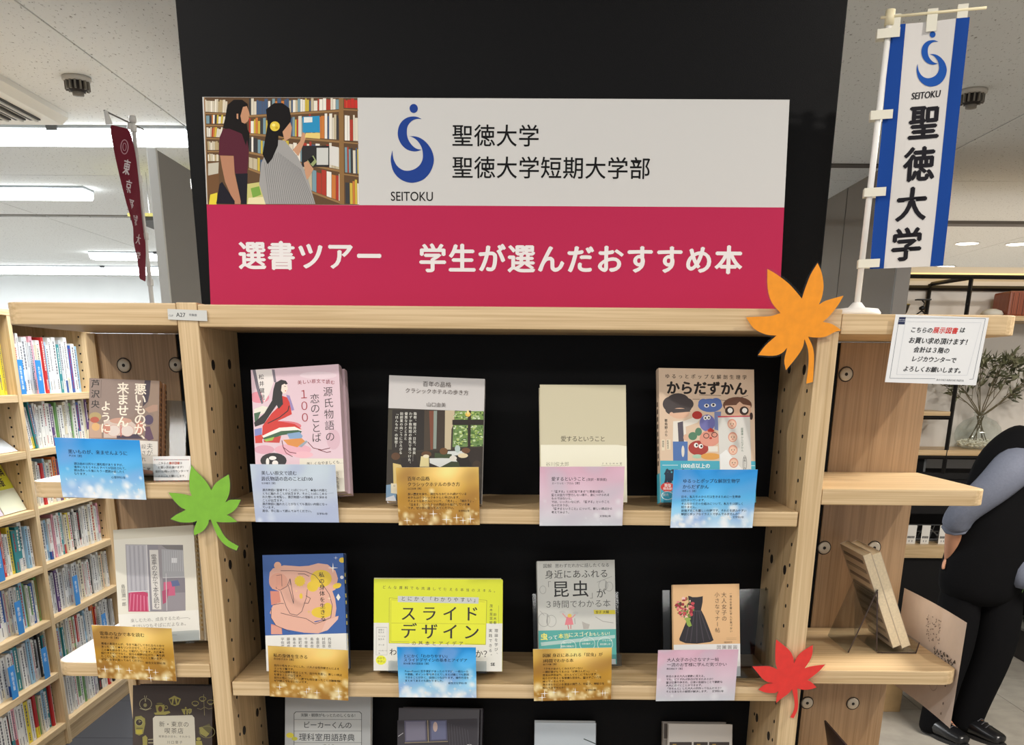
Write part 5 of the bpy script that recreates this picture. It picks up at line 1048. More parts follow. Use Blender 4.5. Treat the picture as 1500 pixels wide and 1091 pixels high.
# cloth: left and right outline read at several heights
LO = [(160, 182), (164, 205), (169, 232), (176, 262), (183, 290), (188, 308), (197, 335), (194, 352), (200, 372), (203, 392), (204, 408)]
RO = [(190, 189), (196, 212), (200, 235), (203, 262), (206, 290), (208, 308), (211, 335), (213, 352), (214, 372), (213, 392), (214, 413)]
g3 = []; N = 5
for k, ((lx, ly), (rx, ry)) in enumerate(zip(LO, RO)):
    for i in range(N+1):
        t = i/N; yy = .905+.09*t+.012*sin(k*.9+t*3); g3.append(onY(lx+(rx-lx)*t, ly+(ry-ly)*t, yy))
mb = MB(); mb.add(g3, [(k*(N+1)+i, k*(N+1)+i+1, (k+1)*(N+1)+i+1, (k+1)*(N+1)+i) for k in range(len(LO)-1) for i in range(N)], 0, (118, 34, 52)); o = mb.build('flag_cloth', MATTE, f2, smooth=True)
md = o.modifiers.new('sub', 'SUBSURF'); md.levels = md.render_levels = 1
pf = Frame(onY(205, 300, .93), (1, .25, 0), (0, 0, 1)); p = Print(pf, .006); p.mb.v = []
for ch, x, y, s, sk in (('東', 183, 232, 24, 0), ('京', 186, 262, 21, 0), ('野', 189, 290, 20, 0), ('球', 196, 314, 17, 0), ('大', 201, 342, 16, 0), ('学', 201, 368, 14, 0)):
    p.text(ch, x, y, s, (226, 214, 216), .02, res=2, sx=.42, ang=-.25)
p.ring(183, 216, 6, 11, 1.4, (196, 150, 160)); p.ring(183, 216, 3, 6, 1.0, (196, 150, 160))
o = p.mb.build('flag_print', MATTE); o.matrix_world = pf.M; o.parent = f2
for z, x in ((2.068, -.8648), (1.965, -.8640), (1.845, -.8632), (1.745, -.8627)): MB().tube([(x, Yf, z), (x, Yf, z+.014)], .0075, 12).build('fabric_loop', WHITE, f2)
MB().tube([a+Vector((.003, 0, 0)), g3[0]], [.004, .008], 8).build('fabric_loop', WHITE, f2); MB().tube([a.lerp(c_, .62), g3[N]], [.004, .007], 8).build('fabric_loop', WHITE, f2)
cb = thing('low_cabinet', 'oak cabinet hidden behind the left wing carrying the maroon flag', 'cabinet', (0, 0, 0))
MB().box(-.925, -.79, .93, 1.06, 0, 1.55).build('body', WZ, cb, bevel=.002); MB().box(-.93, -.785, .925, 1.065, 1.55, 1.567).build('top_board', WX, cb, bevel=.002)

# ================================================================== LEFT BACKGROUND
gp = thing('grey_partition_board', 'tall grey free-standing partition board with a white front edge', 'partition', (0, 0, 0))
MB().box(-1.135, -1.115, 1.86, 3.3, 0, 2.205).build('board', mat('partition_grey', (150, 147, 142), .6), gp, bevel=.002)
MB().box(-1.142, -1.112, 1.846, 1.86, 0, 2.207).build('edge_strip', mat('partition_white', (226, 226, 222), .5), gp, bevel=.002)
cp = thing('chrome_post', 'thin chrome post with a clamp beside the black pillar', 'post', (0, 0, 0))
MB().tube([(-.748, 1.1, 0), (-.748, 1.1, 1.985)], .0085, 16).build('pole', CHROME, cp, smooth=True); MB().tube([(-.762, 1.13, 0), (-.762, 1.13, 1.95)], .005, 12).build('thin_rod', CHROME, cp, smooth=True)
MB().box(-.775, -.745, 1.085, 1.12, 1.965, 1.99).box(-.77, -.75, 1.08, 1.09, 1.985, 2.01).tube([(-.76, 1.08, 1.955), (-.76, 1.08, 2.0)], .006, 10).build('clamp', CHROME, cp, bevel=.002)
MB().lathe([(0, 0), (.07, 0), (.07, .008), (.02, .014), (0, .014)], 24, (-.75, 1.1, 0)).build('base', CHROME, cp, smooth=True)
sg = thing('hanging_sign', 'yellow hanging sign board seen edge-on behind the maroon flag', 'sign', (0, 0, 0))
a = onY(186, 309, 4.2); c_ = onY(224, 318, 4.2)
MB().box(a.x, c_.x+.3, 4.2, 4.6, c_.z+.004, c_.z+.020).build('board', mat('sign_yellow', (216, 206, 120), .6), sg); MB().box(a.x+.01, c_.x+.3, 4.21, 4.59, c_.z-.014, c_.z+.004).build('underside', mat('sign_black', (50, 48, 40), .6), sg)
for xx in (a.x+.05, c_.x+.2): MB().tube([(xx, 4.4, c_.z+.02), (xx, 4.4, CEIL)], .002, 6).build('wire', CHROME, sg)

# far bookcase along the left wall
XB = -1.945
fb = thing('tall_bookcase', 'tall oak bookcase full of books along the left side', 'bookcase', (0, 0, 0))
Z5 = [1.462, 1.247, 1.017, .787, .559, .329, .10]; DV = [1.78, 2.44, 3.14]; th = .028
for y in DV[0:]: 
    o = MB().box(XB-.25, XB, y-.015, y+.015, 0, 1.752).build('upright', WZ, fb, bevel=.0015)
    mb = MB()
    for k in range(44):
        z = 1.70-k*.036
        if any(abs(z-zz+.012) < .02 for zz in Z5) or z < .12: continue
        for xx in (-.045, -.205): mb.tube([(XB+xx, y-.0156, z), (XB+xx, y-.0149, z)], .0042, 8)
    mb.build('pin_holes', DARK, o)['kind'] = 'stuff'
SZ = {0: [1.462, 1.247], 1: [1.462, 1.247]}
for s in range(2):
    for zz in Z5: MB().box(XB-.25, XB-.002, DV[s]+.015, DV[s+1]-.015, zz-th, zz).build('shelf', WY, fb, bevel=.0015)
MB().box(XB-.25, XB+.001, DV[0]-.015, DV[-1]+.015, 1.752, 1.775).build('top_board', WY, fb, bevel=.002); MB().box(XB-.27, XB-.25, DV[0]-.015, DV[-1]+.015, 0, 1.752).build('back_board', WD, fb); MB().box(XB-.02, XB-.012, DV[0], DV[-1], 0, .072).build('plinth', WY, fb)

ORD = ['first', 'second', 'third', 'fourth', 'fifth', 'sixth', 'seventh', 'eighth', 'ninth', 'tenth', 'eleventh', 'twelfth', 'thirteenth', 'fourteenth', 'fifteenth', 'sixteenth', 'seventeenth', 'eighteenth', 'nineteenth', 'twentieth',
       '21st', '22nd', '23rd', '24th', '25th', '26th', '27th', '28th', '29th', '30th', '31st', '32nd', '33rd', '34th', '35th', '36th']
RW = ['top', 'second', 'third', 'fourth', 'fifth', 'sixth', 'bottom']
PAL = [('white', (228, 228, 226), 60), ('cream', (222, 214, 190), 12), ('pale grey', (196, 198, 202), 10), ('pale blue', (150, 190, 218), 6), ('blue', (40, 84, 160), 4), ('red', (186, 40, 40), 4), ('yellow', (226, 206, 60), 5), ('green', (110, 160, 90), 4), ('black', (36, 34, 38), 5), ('orange', (224, 120, 50), 2), ('teal', (40, 130, 140), 3), ('purple', (90, 60, 120), 2), ('pink', (226, 160, 176), 2)]
NM = [a for a, _, w in PAL for _ in range(w)]; CD = {a: c for a, c, _ in PAL}; RB = random.Random(21)
def spine_book(T, H, D, nm, seed):
    """one paperback, spine towards +x at x = 0, standing at the origin, thickness along y"""
    r = random.Random(seed); c = CD[nm]; mb = MB(); mb.box(-D, 0, 0, T, 0, H, 0, c); mb.box(-D+.004, -.004, .001, T-.001, H-.0002, H+.0004, 0, (226, 216, 196))
    if r.random() < .3: h = H*r.uniform(.18, .33); mb.box(-D*.9, .0004, -.0002, T+.0002, 0, h, 0, CD[r.choice(NM)])
    ink = (96, 96, 104) if sum(c) > 330 else (230, 228, 220)
    if r.random() < .2: ink = (170, 40, 50)
    z = H*.93; w = T*r.uniform(.3, .45); e = r.uniform(.2, .5)*H
    while z > e: h = w*r.uniform(.7, 1); mb.box(0, .0005, T/2-w/2, T/2+w/2*r.uniform(.3, 1), z-h, z, 0, ink); z -= h*1.28
    z = H*.25; 
    while z > H*.08: h = w*.55; mb.box(0, .0006, T/2-w*.3, T/2+w*.3, z-h, z, 0, ink); z -= h*1.3
    return mb
nb = 0
for s, bay in ((0, 'nearer'), (1, 'farther')):
    for ri, zz in enumerate(Z5):
        y0, y1 = DV[s]+.02, DV[s+1]-.02
        if s == 0: y = y1-.004; sg_ = -1; lim = y0+(.16 if ri < 2 else .02)
        else: y = y0+.004; sg_ = 1; lim = y1-.02
        k = 0; gap = 1.0 if not (s == 0 and ri in (1, 2)) else 0
        if gap == 0: continue
        if s == 1 and ri == 1: y = y0+.03
        while k < len(ORD) and nb < 330:
            T = RB.choice([.016, .018, .021, .024, .028, .032]); H = RB.uniform(.158, .19) if ri else RB.uniform(.19, .232); nm = RB.choice(NM)
            if ri == 0 and s == 0: nm = 'yellow' if k < 4 else nm; H = .236 if k < 4 else H
            if (sg_ > 0 and y+T > lim) or (sg_ < 0 and y-T < lim): break
            yy = y if sg_ > 0 else y-T; o = spine_book(T*.95, H, .128, nm, nb).build('shelf_book', PRINT)
            o.location = (XB-.028-RB.uniform(0, .012), yy, zz)
            if s == 1 and ri == 1 and k < 6: o.rotation_euler = (.24-.02*k, 0, 0); o.location.y += .03; o.location.z += .001
            tag(o, '%s spine, %s from the shared post, %s shelf, %s bay of left bookcase' % (nm, ORD[k], RW[ri], bay), 'book', 'books on the tall left bookcase')
            y += sg_*T; k += 1; nb += 1
            if RB.random() < .03: y += sg_*.01
# face-out magazines in the near bay and slanted books
def mag(y, z, W, H, lean, cols, lb, txt, roty=0):
    M = Matrix.Translation((XB-.03, y, z)) @ Matrix.Rotation(-lean, 4, 'Y') @ Matrix.Rotation(pi/2, 4, 'Z')
    t = thing('magazine', lb, 'magazine', M, 'face-out magazines on the near bay')
    MB().box(0, W, 0, .006, 0, H).build('pages', PAPER, t); p = Print(); p.raw([(0, 0), (W, 0), (W, H), (0, H)], cols[0]); p.raw([(0, 0), (W, 0), (W, H*.4), (0, H*.4)], cols[1])
    for i, tx in enumerate(txt): p.text(tx, W*.1, H*(.94-.17*i), H*.15, (40, 40, 50), .03)
    p.build('cover_print', t, GLOSS); return t
mag(2.248, Z5[2]+.003, .17, .235, .42, ((214, 212, 60), (226, 226, 200)), 'yellow face-out magazine nearest the post on the third shelf, nearer bay', ('就職問題', '選択事典', '最新版'))
mag(2.07, Z5[2]+.003, .17, .235, .42, ((206, 206, 70), (206, 196, 210)), 'yellow face-out magazine second from the post, third shelf, nearer bay', ('総合年鑑', '教育資料'))
mag(2.248, Z5[1]+.003, .17, .2, .9, ((90, 150, 200), (210, 216, 220)), 'blue and white magazine lying tilted on the second shelf, nearer bay', ('進学案内',))
mag(2.07, Z5[1]+.003, .17, .2, .9, ((200, 206, 214), (90, 150, 200)), 'pale magazine lying tilted on the second shelf, further from the post', ('大学案内',))
# blue section dividers standing between the books
def divider(y, z, txt, lb, H=.125, W=.045, lean=0):
    M = Matrix.Translation((XB-.006, y, z)) @ Matrix.Rotation(lean, 4, 'X') @ Matrix.Rotation(pi/2, 4, 'Z')
    t = thing('section_divider', lb, 'divider', M, 'blue section dividers in the left bookcase'); MB().box(0, W, 0, .0015, 0, H).build('plate', mat('divider_blue', (36, 132, 206), .4), t)
    p = Print(); s = min(.019, (H-.04)/len(txt)); p.text(txt, W*.5-s*.5, H-.022, s, (236, 240, 244), .01, vert=True); p.build('plate_print', t)
def divy(px, py): return onX(px, py, XB).y
for px_0, py_0, ri, tx, lb in ((31, 560, 0, '高等教育論', 'blue divider reading vertical white text, nearer the post on the top shelf'), (58, 560, 0, '大学論', 'blue divider with short white text, second on the top shelf'),
        (112, 875, 4, '教育学', 'blue divider in the fifth row, farther bay'), (3, 930, 3, '教育', 'blue divider at the left edge in the fourth row'), (14, 930, 3, '教育史', 'blue divider second from the left edge in the fourth row'),
        (40, 990, 4, '教師論', 'blue divider in the fifth row beside the lower left wing shelf'), (152, 915, 5, '心理', 'blue divider in the sixth row, partly hidden by the gold card'), (32, 1090, 5, '特別支援', 'blue divider at the bottom left corner of the photo'), (80, 1070, 5, '学校', 'blue divider low beside the post in the nearer bay')):
    y = divy(px_0, py_0); divider(max(DV[0]+.02, min(DV[2]-.07, y)), Z5[ri]+.0015, tx, lb, .13)

# ================================================================== RIGHT BACKGROUND
Yw = 4.6
struct(MB().box(1.96, 6, Yw, Yw+.12, 0, 2.17).build('wall_right_display', mat('display_wall', (226, 222, 216), .8, var=.02, bscale=3)))
ws = thing('wall_shelving', 'black steel rod shelving with pale oak boards on the white wall', 'shelving', (0, 0, 0))
Yf_ = 4.3
def rod(a, b, r=.011, nm='rod'): 
    a = Vector(a); b = Vector(b); MB().tube([a, b], r, 4).build(nm, BROD, ws)
for x in (2.512, 3.62, 4.7): rod((x, Yf_, 1.02), (x, Yf_, 2.09), .013, 'upright_rod')
for x in (2.40, 3.50, 4.6): rod((x, Yw-.02, 1.02), (x, Yw-.02, 2.075), .012, 'upright_rod'); rod((x+.005, Yw-.02, 2.075), (x+.112, Yf_, 2.085), .011, 'tie_rod'); rod((x+.005, Yw-.02, 1.127), (x+.112, Yf_, 1.127), .009, 'tie_rod')
rod((1.98, Yf_, 2.09), (5.9, Yf_, 2.08), .011, 'top_rail'); rod((1.98, Yw-.015, 2.055), (5.9, Yw-.015, 2.05), .014, 'top_rail')
rod((1.98, Yf_, 1.112), (5.9, Yf_, 1.106), .011, 'shelf_rail'); rod((1.98, Yf_, 1.335), (2.505, Yf_, 1.335), .011, 'shelf_rail')
MB().box(1.98, 5.9, Yf_-.01, Yw-.001, 1.122, 1.153).build('shelf', WX, ws, bevel=.002); MB().box(1.98, 2.50, Yf_-.01, Yw-.001, 1.346, 1.370).build('shelf', WX, ws, bevel=.002); MB().box(1.98, 5.9, Yf_-.01, Yw-.001, 1.862, 1.888).build('shelf', WX, ws, bevel=.002)
lm = MB().box(1.98, 5.9, Yw-.07, Yw-.02, 2.115, 2.13); lm.build('led_strip', mat('warm_led', (255, 232, 180), .5, emit=(255, 212, 120), es=.8), ws)
# black cabinet below with an open niche and an oak counter
ct = thing('black_cabinet', 'black cabinet with an open oak counter under the wall shelving', 'cabinet', (0, 0, 0)); CB = mat('cabinet_black', (20, 19, 20), .6, spec=.25)
x0, x1 = 1.97, 5.9
MB().box(x0, x1, Yf_, Yw-.001, .985, 1.022).build('top_board', CB, ct, bevel=.002); MB().box(x0, x1, Yf_+.012, Yw-.001, .78, .985).build('front_panel', CB, ct); MB().box(x0, x1, Yw-.03, Yw-.001, .6, .78).build('niche_back', CB, ct)
MB().box(x0, x1, Yf_-.03, Yw-.001, .520, .598).build('counter', WX, ct, bevel=.003); MB().box(x0, x1, Yf_+.01, Yw-.001, 0, .52).build('lower_panel', CB, ct); 
for xx in (x0, 3.1, 4.3): MB().box(xx, xx+.02, Yf_+.008, Yw-.02, .598, .985).build('divider_panel', CB, ct)
pj_ = lambda x, y, Y=Yf_: onY(x, y, Y)
for i, (px0, px1, lb) in enumerate(((1328, 1346, 'left'), (1350, 1366, 'middle'), (1376, 1392, 'right, half hidden by the forearm'))):
    a = pj_(px0, 796); b = pj_(px1, 769); t = thing('price_card', 'small white price card on the oak counter, %s of three' % lb, 'card', (a.x, Yf_+.02, .598))
    w, h = b.x-a.x, b.z-a.z; MB().box(0, w, 0, .003, 0, h).build('card_stock', WHITE, t); p = Print(base=.0006)
    for k in range(5): p.raw([(w*(.14+.15*k), h*.30), (w*(.25+.15*k), h*.30), (w*(.25+.15*k), h*.42), (w*(.14+.15*k), h*.42)], (60, 60, 62))
    for k in range(2): p.raw([(w*(.3+.3*k), h*.1), (w*(.4+.3*k), h*.1), (w*(.4+.3*k), h*.2), (w*(.3+.3*k), h*.2)], (150, 150, 150))
    p.build('card_print', t)
    MB().prism([(.003, 0), (.05, 0), (.003, h*.7)], w*.3, w*.7, 'x').build('foot', WHITE, t)
tr = thing('wire_basket', 'low grey wire basket with cables behind the price cards', 'basket', (2.28, Yf_+.12, .598))
mb = MB()
for k in range(18): mb.tube([(k*.05, 0, 0), (k*.05+.03, .0, .10)], .003, 5)
for zz in (.012, .06, .10): mb.tube([(0, 0, zz), (.88, 0, zz)], .004, 5)
mb.build('wires', mat('basket_grey', (112, 114, 116), .4, .6), tr); MB().box(0, .88, .0, .12, 0, .006).build('tray', mat('tray_grey', (96, 98, 100), .5), tr)
mb = MB()
for k in range(5): mb.tube([(.02+.17*k, .03, .02), (.08+.17*k, .05, .09), (.15+.17*k, .04, .03), (.19+.17*k, .06, .07)], .006, 6)
mb.build('cables', mat('cable_pale', (170, 172, 174), .5), tr, smooth=True)
o = thing('black_picture_stand', 'small black framed stand on the cabinet beside the wing panel', 'frame', (2.352, Yf_+.05, 1.022)); MB().box(0, .075, 0, .012, 0, .085).build('frame', mat('frame_grey', (90, 92, 94), .4), o, bevel=.003); MB().box(.008, .06, -.002, 0, .0, .078).build('picture', BLACK, o)

# vase with pebbles and olive branches
vx, vy, vz = 2.745, 4.44, 1.153
v = thing('glass_vase', 'round clear glass vase of white pebbles on the wall shelf', 'vase', (vx, vy, vz))
pr = [(0, .004), (.075, .002), (.10, .012), (.124, .05), (.130, .085), (.12, .125), (.09, .16), (.05, .178), (.036, .185), (.034, .2), (.040, .208)]
MB().lathe(pr, 40).build('glass_body', VGLASS, v, smooth=True); MB().tube([(.040*cos(a), .040*sin(a), .208) for a in [2*pi*i/24 for i in range(25)]], .003, 6).build('rim', VGLASS, v, smooth=True)
mb = MB(); r = random.Random(2)
for i in range(230):
    a = r.uniform(0, 6.28); d = .104*sqrt(r.random()); z = .018+r.uniform(0, .045)*(1-d/.25); s = r.uniform(.007, .012)
    mb.v += []; c0 = Vector((d*cos(a), d*sin(a), z)); vs = [c0+Vector((s*x, s*y*.9, s*.7*zz)) for x, y, zz in ((1,0,0),(-1,0,0),(0,1,0),(0,-1,0),(0,0,1),(0,0,-1))]; mb.add(vs, [(0,2,4),(2,1,4),(1,3,4),(3,0,4),(2,0,5),(1,2,5),(3,1,5),(0,3,5)])
mb.build('pebbles', mat('white_pebble', (246, 242, 226), .7), v)['kind'] = 'stuff'
ob = thing('olive_branches', 'spray of grey-green olive branches standing in the glass vase', 'branches', (vx, vy, vz))
tw = MB(); lf = MB(); r = random.Random(9)
ZMX = .52
def leafat(p, d):
    d = d.normalized(); L = r.uniform(.038, .066); w = L*.12; s = d.cross(Vector((r.uniform(-1, 1), r.uniform(-1, 1), r.uniform(-1, 1)))).normalized(); n = d.cross(s)*L*.06
    lf.add([p, p+d*L*.35+s*w+n, p+d*L, p+d*L*.35-s*w+n, p+d*L*.7+s*w*.7+n, p+d*L*.7-s*w*.7+n], [(0, 1, 4, 2, 5, 3)], 0, r.choice([(96, 100, 72), (120, 122, 92), (70, 74, 52), (146, 146, 118), (82, 84, 60)]))
def branch(p0, d, n, step, rad, sub):
    pts = [Vector(p0)]; d = Vector(d).normalized()
    for i in range(n):
        d = (d+Vector((r.uniform(-.16, .16), r.uniform(-.13, .13), r.uniform(-.06, .12)))).normalized(); q = pts[-1]+d*step; q.y = max(-.20, min(.10, q.y)); q.x = max(-.36, q.x); q.z = min(ZMX+.03-r.random()*.09, q.z); pts.append(q)
        if i >= (2 if sub else 1):
            for _ in range(2 if sub else 3):
                ld = (d*.6+Vector((r.uniform(-1, 1), r.uniform(-.8, .6), r.uniform(-.8, .6))))
                if q.y+ld.y*.07 < .12: leafat(q, ld)
        if sub and i >= 1 and r.random() < .9: branch(q, d+Vector((r.uniform(-1, 1), r.uniform(-.6, .5), r.uniform(-.3, .5)))*.8, r.randint(3, 5), step*.72, rad*.55, False)
    tw.tube(pts, [rad*(1-.7*i/n) for i in range(n+1)], 5)
for dx, dy, dz in ((-.55, -.1, 1), (-.32, -.2, 1), (-.12, .05, 1), (.1, -.2, 1), (.3, 0, 1), (.55, -.1, 1), (.8, -.1, .9), (-.2, -.3, .85), (.45, -.3, .8), (-.75, -.05, .9), (.0, -.1, 1.1)):
    branch((dx*.01, dy*.02, .19), (dx*1.35, dy, dz*.8), r.randint(6, 8), .055, .0036, True)
for k in range(7): a = k*.9; tw.tube([(.02*cos(a), .02*sin(a), .19), (.05*cos(a+2.4), .05*sin(a+2.4), .05)], .003, 5)
tw.build('twigs', mat('olive_twig', (110, 100, 76), .7), ob); lf.build('leaves', attr_mat('olive_leaf', .5), ob)['kind'] = 'stuff'

# things on the high shelf
zs_ = 1.888
t = thing('black_bowl', 'small black patterned bowl on the high shelf beside the dark partition', 'bowl', (2.165, 4.4, zs_)); MB().lathe([(0, 0), (.035, 0), (.05, .02), (.06, .06), (.058, .062), (.046, .02), (0, .012)], 24).build('body', mat('bowl_black', (44, 40, 30), .4, var=.3, bscale=90), t, smooth=True); MB().lathe([(.061, .058), (.063, .062), (.058, .064)], 24).build('rim', mat('bowl_gold', (150, 130, 70), .4), t, smooth=True)
t = thing('bird_figure', 'thin black wire figure with a flat top on the high shelf', 'ornament', (2.30, 4.4, zs_)); MB().tube([(-.035, 0, .004), (.0, 0, .03), (.01, 0, .07), (-.005, 0, .085)], .004, 6).tube([(0, 0, .03), (.04, 0, .004)], .004, 6).build('stem', BROD, t); MB().box(-.04, .04, -.02, .02, .085, .092).build('flat_top', BROD, t, bevel=.002); MB().lathe([(0, .03), (.016, .036), (.018, .048), (0, .058)], 12).build('body', BROD, t, smooth=True)
t = thing('white_stone', 'rounded white stone on the high shelf beside the red-brown box', 'ornament', (2.70, 4.40, zs_)); MB().lathe([(0, 0), (.05, .002), (.062, .014), (.05, .032), (.02, .042), (0, .043)], 24).build('body', mat('stone_white', (222, 218, 206), .6), t, smooth=True)
t = thing('wooden_box', 'red-brown wooden box with slatted front at the right end of the high shelf', 'box', (2.76, 4.34, zs_)); RBN = wood('red_brown_wood', 2, (160, 84, 52), (120, 56, 32)); MB().box(0, .26, 0, .2, 0, .135).build('body', RBN, t, bevel=.012)
for k in range(8): MB().box(.02+k*.03, .022+k*.03, -.0012, 0, .008, .125).build('groove', DARK, t)
# low plinth and dark planter at the right edge
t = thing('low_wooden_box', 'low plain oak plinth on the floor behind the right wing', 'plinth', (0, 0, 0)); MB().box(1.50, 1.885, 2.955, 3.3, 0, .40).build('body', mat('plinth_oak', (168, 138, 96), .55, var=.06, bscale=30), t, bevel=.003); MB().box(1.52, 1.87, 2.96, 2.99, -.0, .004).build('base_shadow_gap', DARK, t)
t = thing('planter', 'dark low planter with green leaves at the right edge', 'planter', (0, 0, 0)); xl = 2.93
MB().box(xl, 3.6, 2.6, 4.22, 0, .17).build('box', mat('planter_dark', (44, 42, 42), .6), t, bevel=.004); MB().box(xl-.004, 3.6, 2.596, 4.224, .17, .185).build('rim', mat('planter_rim', (110, 110, 106), .4), t, bevel=.002)
lf2 = MB(); r = random.Random(4)
for i in range(420):
    p0 = Vector((r.uniform(xl+.04, 3.4), r.uniform(2.7, 4.15), .18)); d = Vector((r.uniform(-.5, .5), r.uniform(-.5, .5), 1)).normalized(); L = r.uniform(.14, .34); s = d.cross(Vector((r.random(), r.random(), .2))).normalized()*L*.07
    if p0.x+d.x*L < xl+.01: d.x = abs(d.x)
    lf2.add([p0-s*.3, p0+s*.3, p0+d*L*.6+s, p0+d*L, p0+d*L*.6-s], [(0, 1, 2, 3, 4)], 0, r.choice([(60, 96, 44), (84, 120, 60), (50, 80, 40)]))
lf2.build('leaves', MATTE, t)['kind'] = 'stuff'

# ================================================================== PERSON
def skin(name, chains, mat_, parent=None, root=0, lev=2, M=None):
    """chains: list of [(x,y,z,rx,ry), ...]; a chain may start with an index tuple ('j', chain, i) that shares a joint"""
    vs = []; es = []; rad = []; idx = {}
    for ci, ch in enumerate(chains):
        prev = None
        for pi_, q in enumerate(ch):
            if q[0] == 'j': cur = idx[(q[1], q[2])]
            else: vs.append(q[:3]); rad.append((q[3], q[4] if len(q) > 4 else q[3])); cur = len(vs)-1
            idx[(ci, pi_)] = cur
            if prev is not None: es.append((prev, cur))
            prev = cur
    me = bpy.data.meshes.new(name); me.from_pydata(vs, es, []); me.update(); o = bpy.data.objects.new(name, me); COL.objects.link(o)
    sk = o.modifiers.new('skin', 'SKIN'); sk.use_smooth_shade = True; sk.branch_smoothing = .6
    sv = me.skin_vertices[0].data if me.skin_vertices else None
    if sv is None:
        bpy.context.view_layer.update()
        bm = bmesh.new(); bm.from_mesh(me); L = bm.verts.layers.skin.verify(); bm.to_mesh(me); bm.free(); sv = me.skin_vertices[0].data
    for i, rr in enumerate(rad): sv[i].radius = rr; sv[i].use_root = (i == root)
    ss = o.modifiers.new('sub', 'SUBSURF'); ss.levels = ss.render_levels = lev
    dg = bpy.context.evaluated_depsgraph_get(); m2 = bpy.data.meshes.new_from_object(o.evaluated_get(dg)); bpy.data.objects.remove(o)
    m2.name = name; m2.materials.clear(); m2.materials.append(mat_); m2.polygons.foreach_set('use_smooth', [True]*len(m2.polygons))
    o = bpy.data.objects.new(name, m2); COL.objects.link(o)
    if parent: o.parent = parent
    return o
SKIN = mat('skin', (176, 126, 98), .55); TR = mat('black_trousers', (10, 10, 12), .9, spec=.1, bump=.3, bscale=200); AP = mat('black_vest', (9, 9, 11), .9, spec=.1, bump=.3, bscale=260)
SHIRT = mat('grey_blue_shirt', (92, 97, 112), .8, bump=.4, bscale=120, var=.05); SHOE = mat('black_leather', (16, 16, 18), .28); HAIR = mat('black_hair', (20, 17, 17), .5)
pe = tag(skin('person', [
  [(2.02, 2.65, .86, .12, .10), (2.04, 2.645, .98, .115, .10), (2.085, 2.63, 1.12, .13, .105), (2.12, 2.61, 1.24, .13, .10), (2.155, 2.595, 1.32, .06, .06), (2.185, 2.58, 1.385, .05, .05), (2.215, 2.56, 1.45, .075, .085), (2.235, 2.55, 1.52, .085, .095), (2.24, 2.548, 1.58, .06, .07)],
  [('j', 0, 0), (1.955, 2.66, .80, .085, .085), (1.955, 2.655, .62, .075), (1.965, 2.65, .43, .055), (1.955, 2.655, .25, .048), (1.94, 2.665, .09, .036), (1.96, 2.60, .045, .036), (1.99, 2.52, .03, .028)],
  [('j', 0, 0), (2.095, 2.66, .80, .085, .085), (2.12, 2.66, .62, .075), (2.135, 2.66, .41, .055), (2.105, 2.67, .25, .048), (2.085, 2.68, .09, .036), (2.11, 2.62, .045, .036), (2.15, 2.54, .03, .028)],
  [('j', 0, 3), (1.99, 2.505, 1.20, .044), (1.925, 2.51, 1.12, .045), (1.835, 2.55, 1.035, .037), (1.852, 2.60, .92, .036), (1.874, 2.65, .825, .025), (1.882, 2.665, .785, .028, .018)],
  [('j', 0, 3), (2.265, 2.71, 1.225, .05), (2.31, 2.66, 1.12, .045), (2.345, 2.61, 1.00, .037), (2.40, 2.53, 1.03, .033), (2.45, 2.45, 1.06, .025), (2.48, 2.42, 1.075, .028, .018)],
 ], SKIN), 'person bending forward in a black vest and grey-blue shirt, one hand behind the back', 'person')
# face details and hands as children
def finger(base, pts, r0=.0085):
    return skin('finger', [[(*p, r0*(1-.12*i)) for i, p in enumerate(pts)]], SKIN, pe, lev=1)
hb = Vector((1.893, 2.76, .775))
for k in range(4):
    L = (.07, .078, .074, .058)[k]; y = 2.640+.0165*k; finger(0, [(1.878, y, .79), (1.872, y, .79-L*.42), (1.880, y+.002, .79-L*.75), (1.890, y+.004, .79-L)])
finger(0, [(1.862, 2.65, .815), (1.848, 2.640, .79), (1.846, 2.633, .767)], .0095)
hb = Vector((2.485, 2.415, 1.08)); d1 = Vector((.75, -.62, .2)).normalized(); sd = Vector((.6, .75, .1)).normalized()
for k in range(4):
    L = (.07, .078, .074, .058)[k]; b0 = hb+sd*(-.025+.0165*k); finger(0, [tuple(b0-d1*.01), tuple(b0+d1*L*.45), tuple(b0+d1*L*.8+Vector((0, 0, -.012))), tuple(b0+d1*L*.95+Vector((0, 0, -.03)))])
finger(0, [tuple(hb-d1*.03-sd*.02), tuple(hb-sd*.05+d1*.005), tuple(hb-sd*.055+d1*.03)], .0095)
hc = Vector((2.23, 2.552, 1.515)); face = Vector((.72, -.60, -.32)).normalized(); sdv = face.cross(Vector((0, 0, 1))).normalized(); upv = sdv.cross(face)
def Pt(a, b, c): return hc+face*a+sdv*b+upv*c
mb = MB()
for s in (-1, 1): 
    for nm, rr, m3 in (('eye', .011, WHITE),): 
        b3 = MB(); q = Pt(.082, s*.032, .005); b3.lathe([(0, -rr), (rr*.7, -rr*.7), (rr, 0), (rr*.7, rr*.7), (0, rr)], 12, tuple(q)); e_ = b3.build('eye', m3, pe, smooth=True); q2 = Pt(.092, s*.032, .005); MB().lathe([(0, -.005), (.004, -.003), (.005, 0), (.004, .003), (0, .005)], 10, tuple(q2)).build('iris', DARK, e_, smooth=True)
    q = Pt(.0, s*.088, 0); skin('ear', [[(*tuple(q+upv*.025), .010, .007), (*tuple(q+face*-.008), .014, .007), (*tuple(q-upv*.025), .008, .006)]], SKIN, pe, lev=1)
skin('nose', [[(*tuple(Pt(.088, 0, .02)), .007), (*tuple(Pt(.106, 0, -.015)), .012), (*tuple(Pt(.09, 0, -.022)), .010)]], SKIN, pe, lev=1)
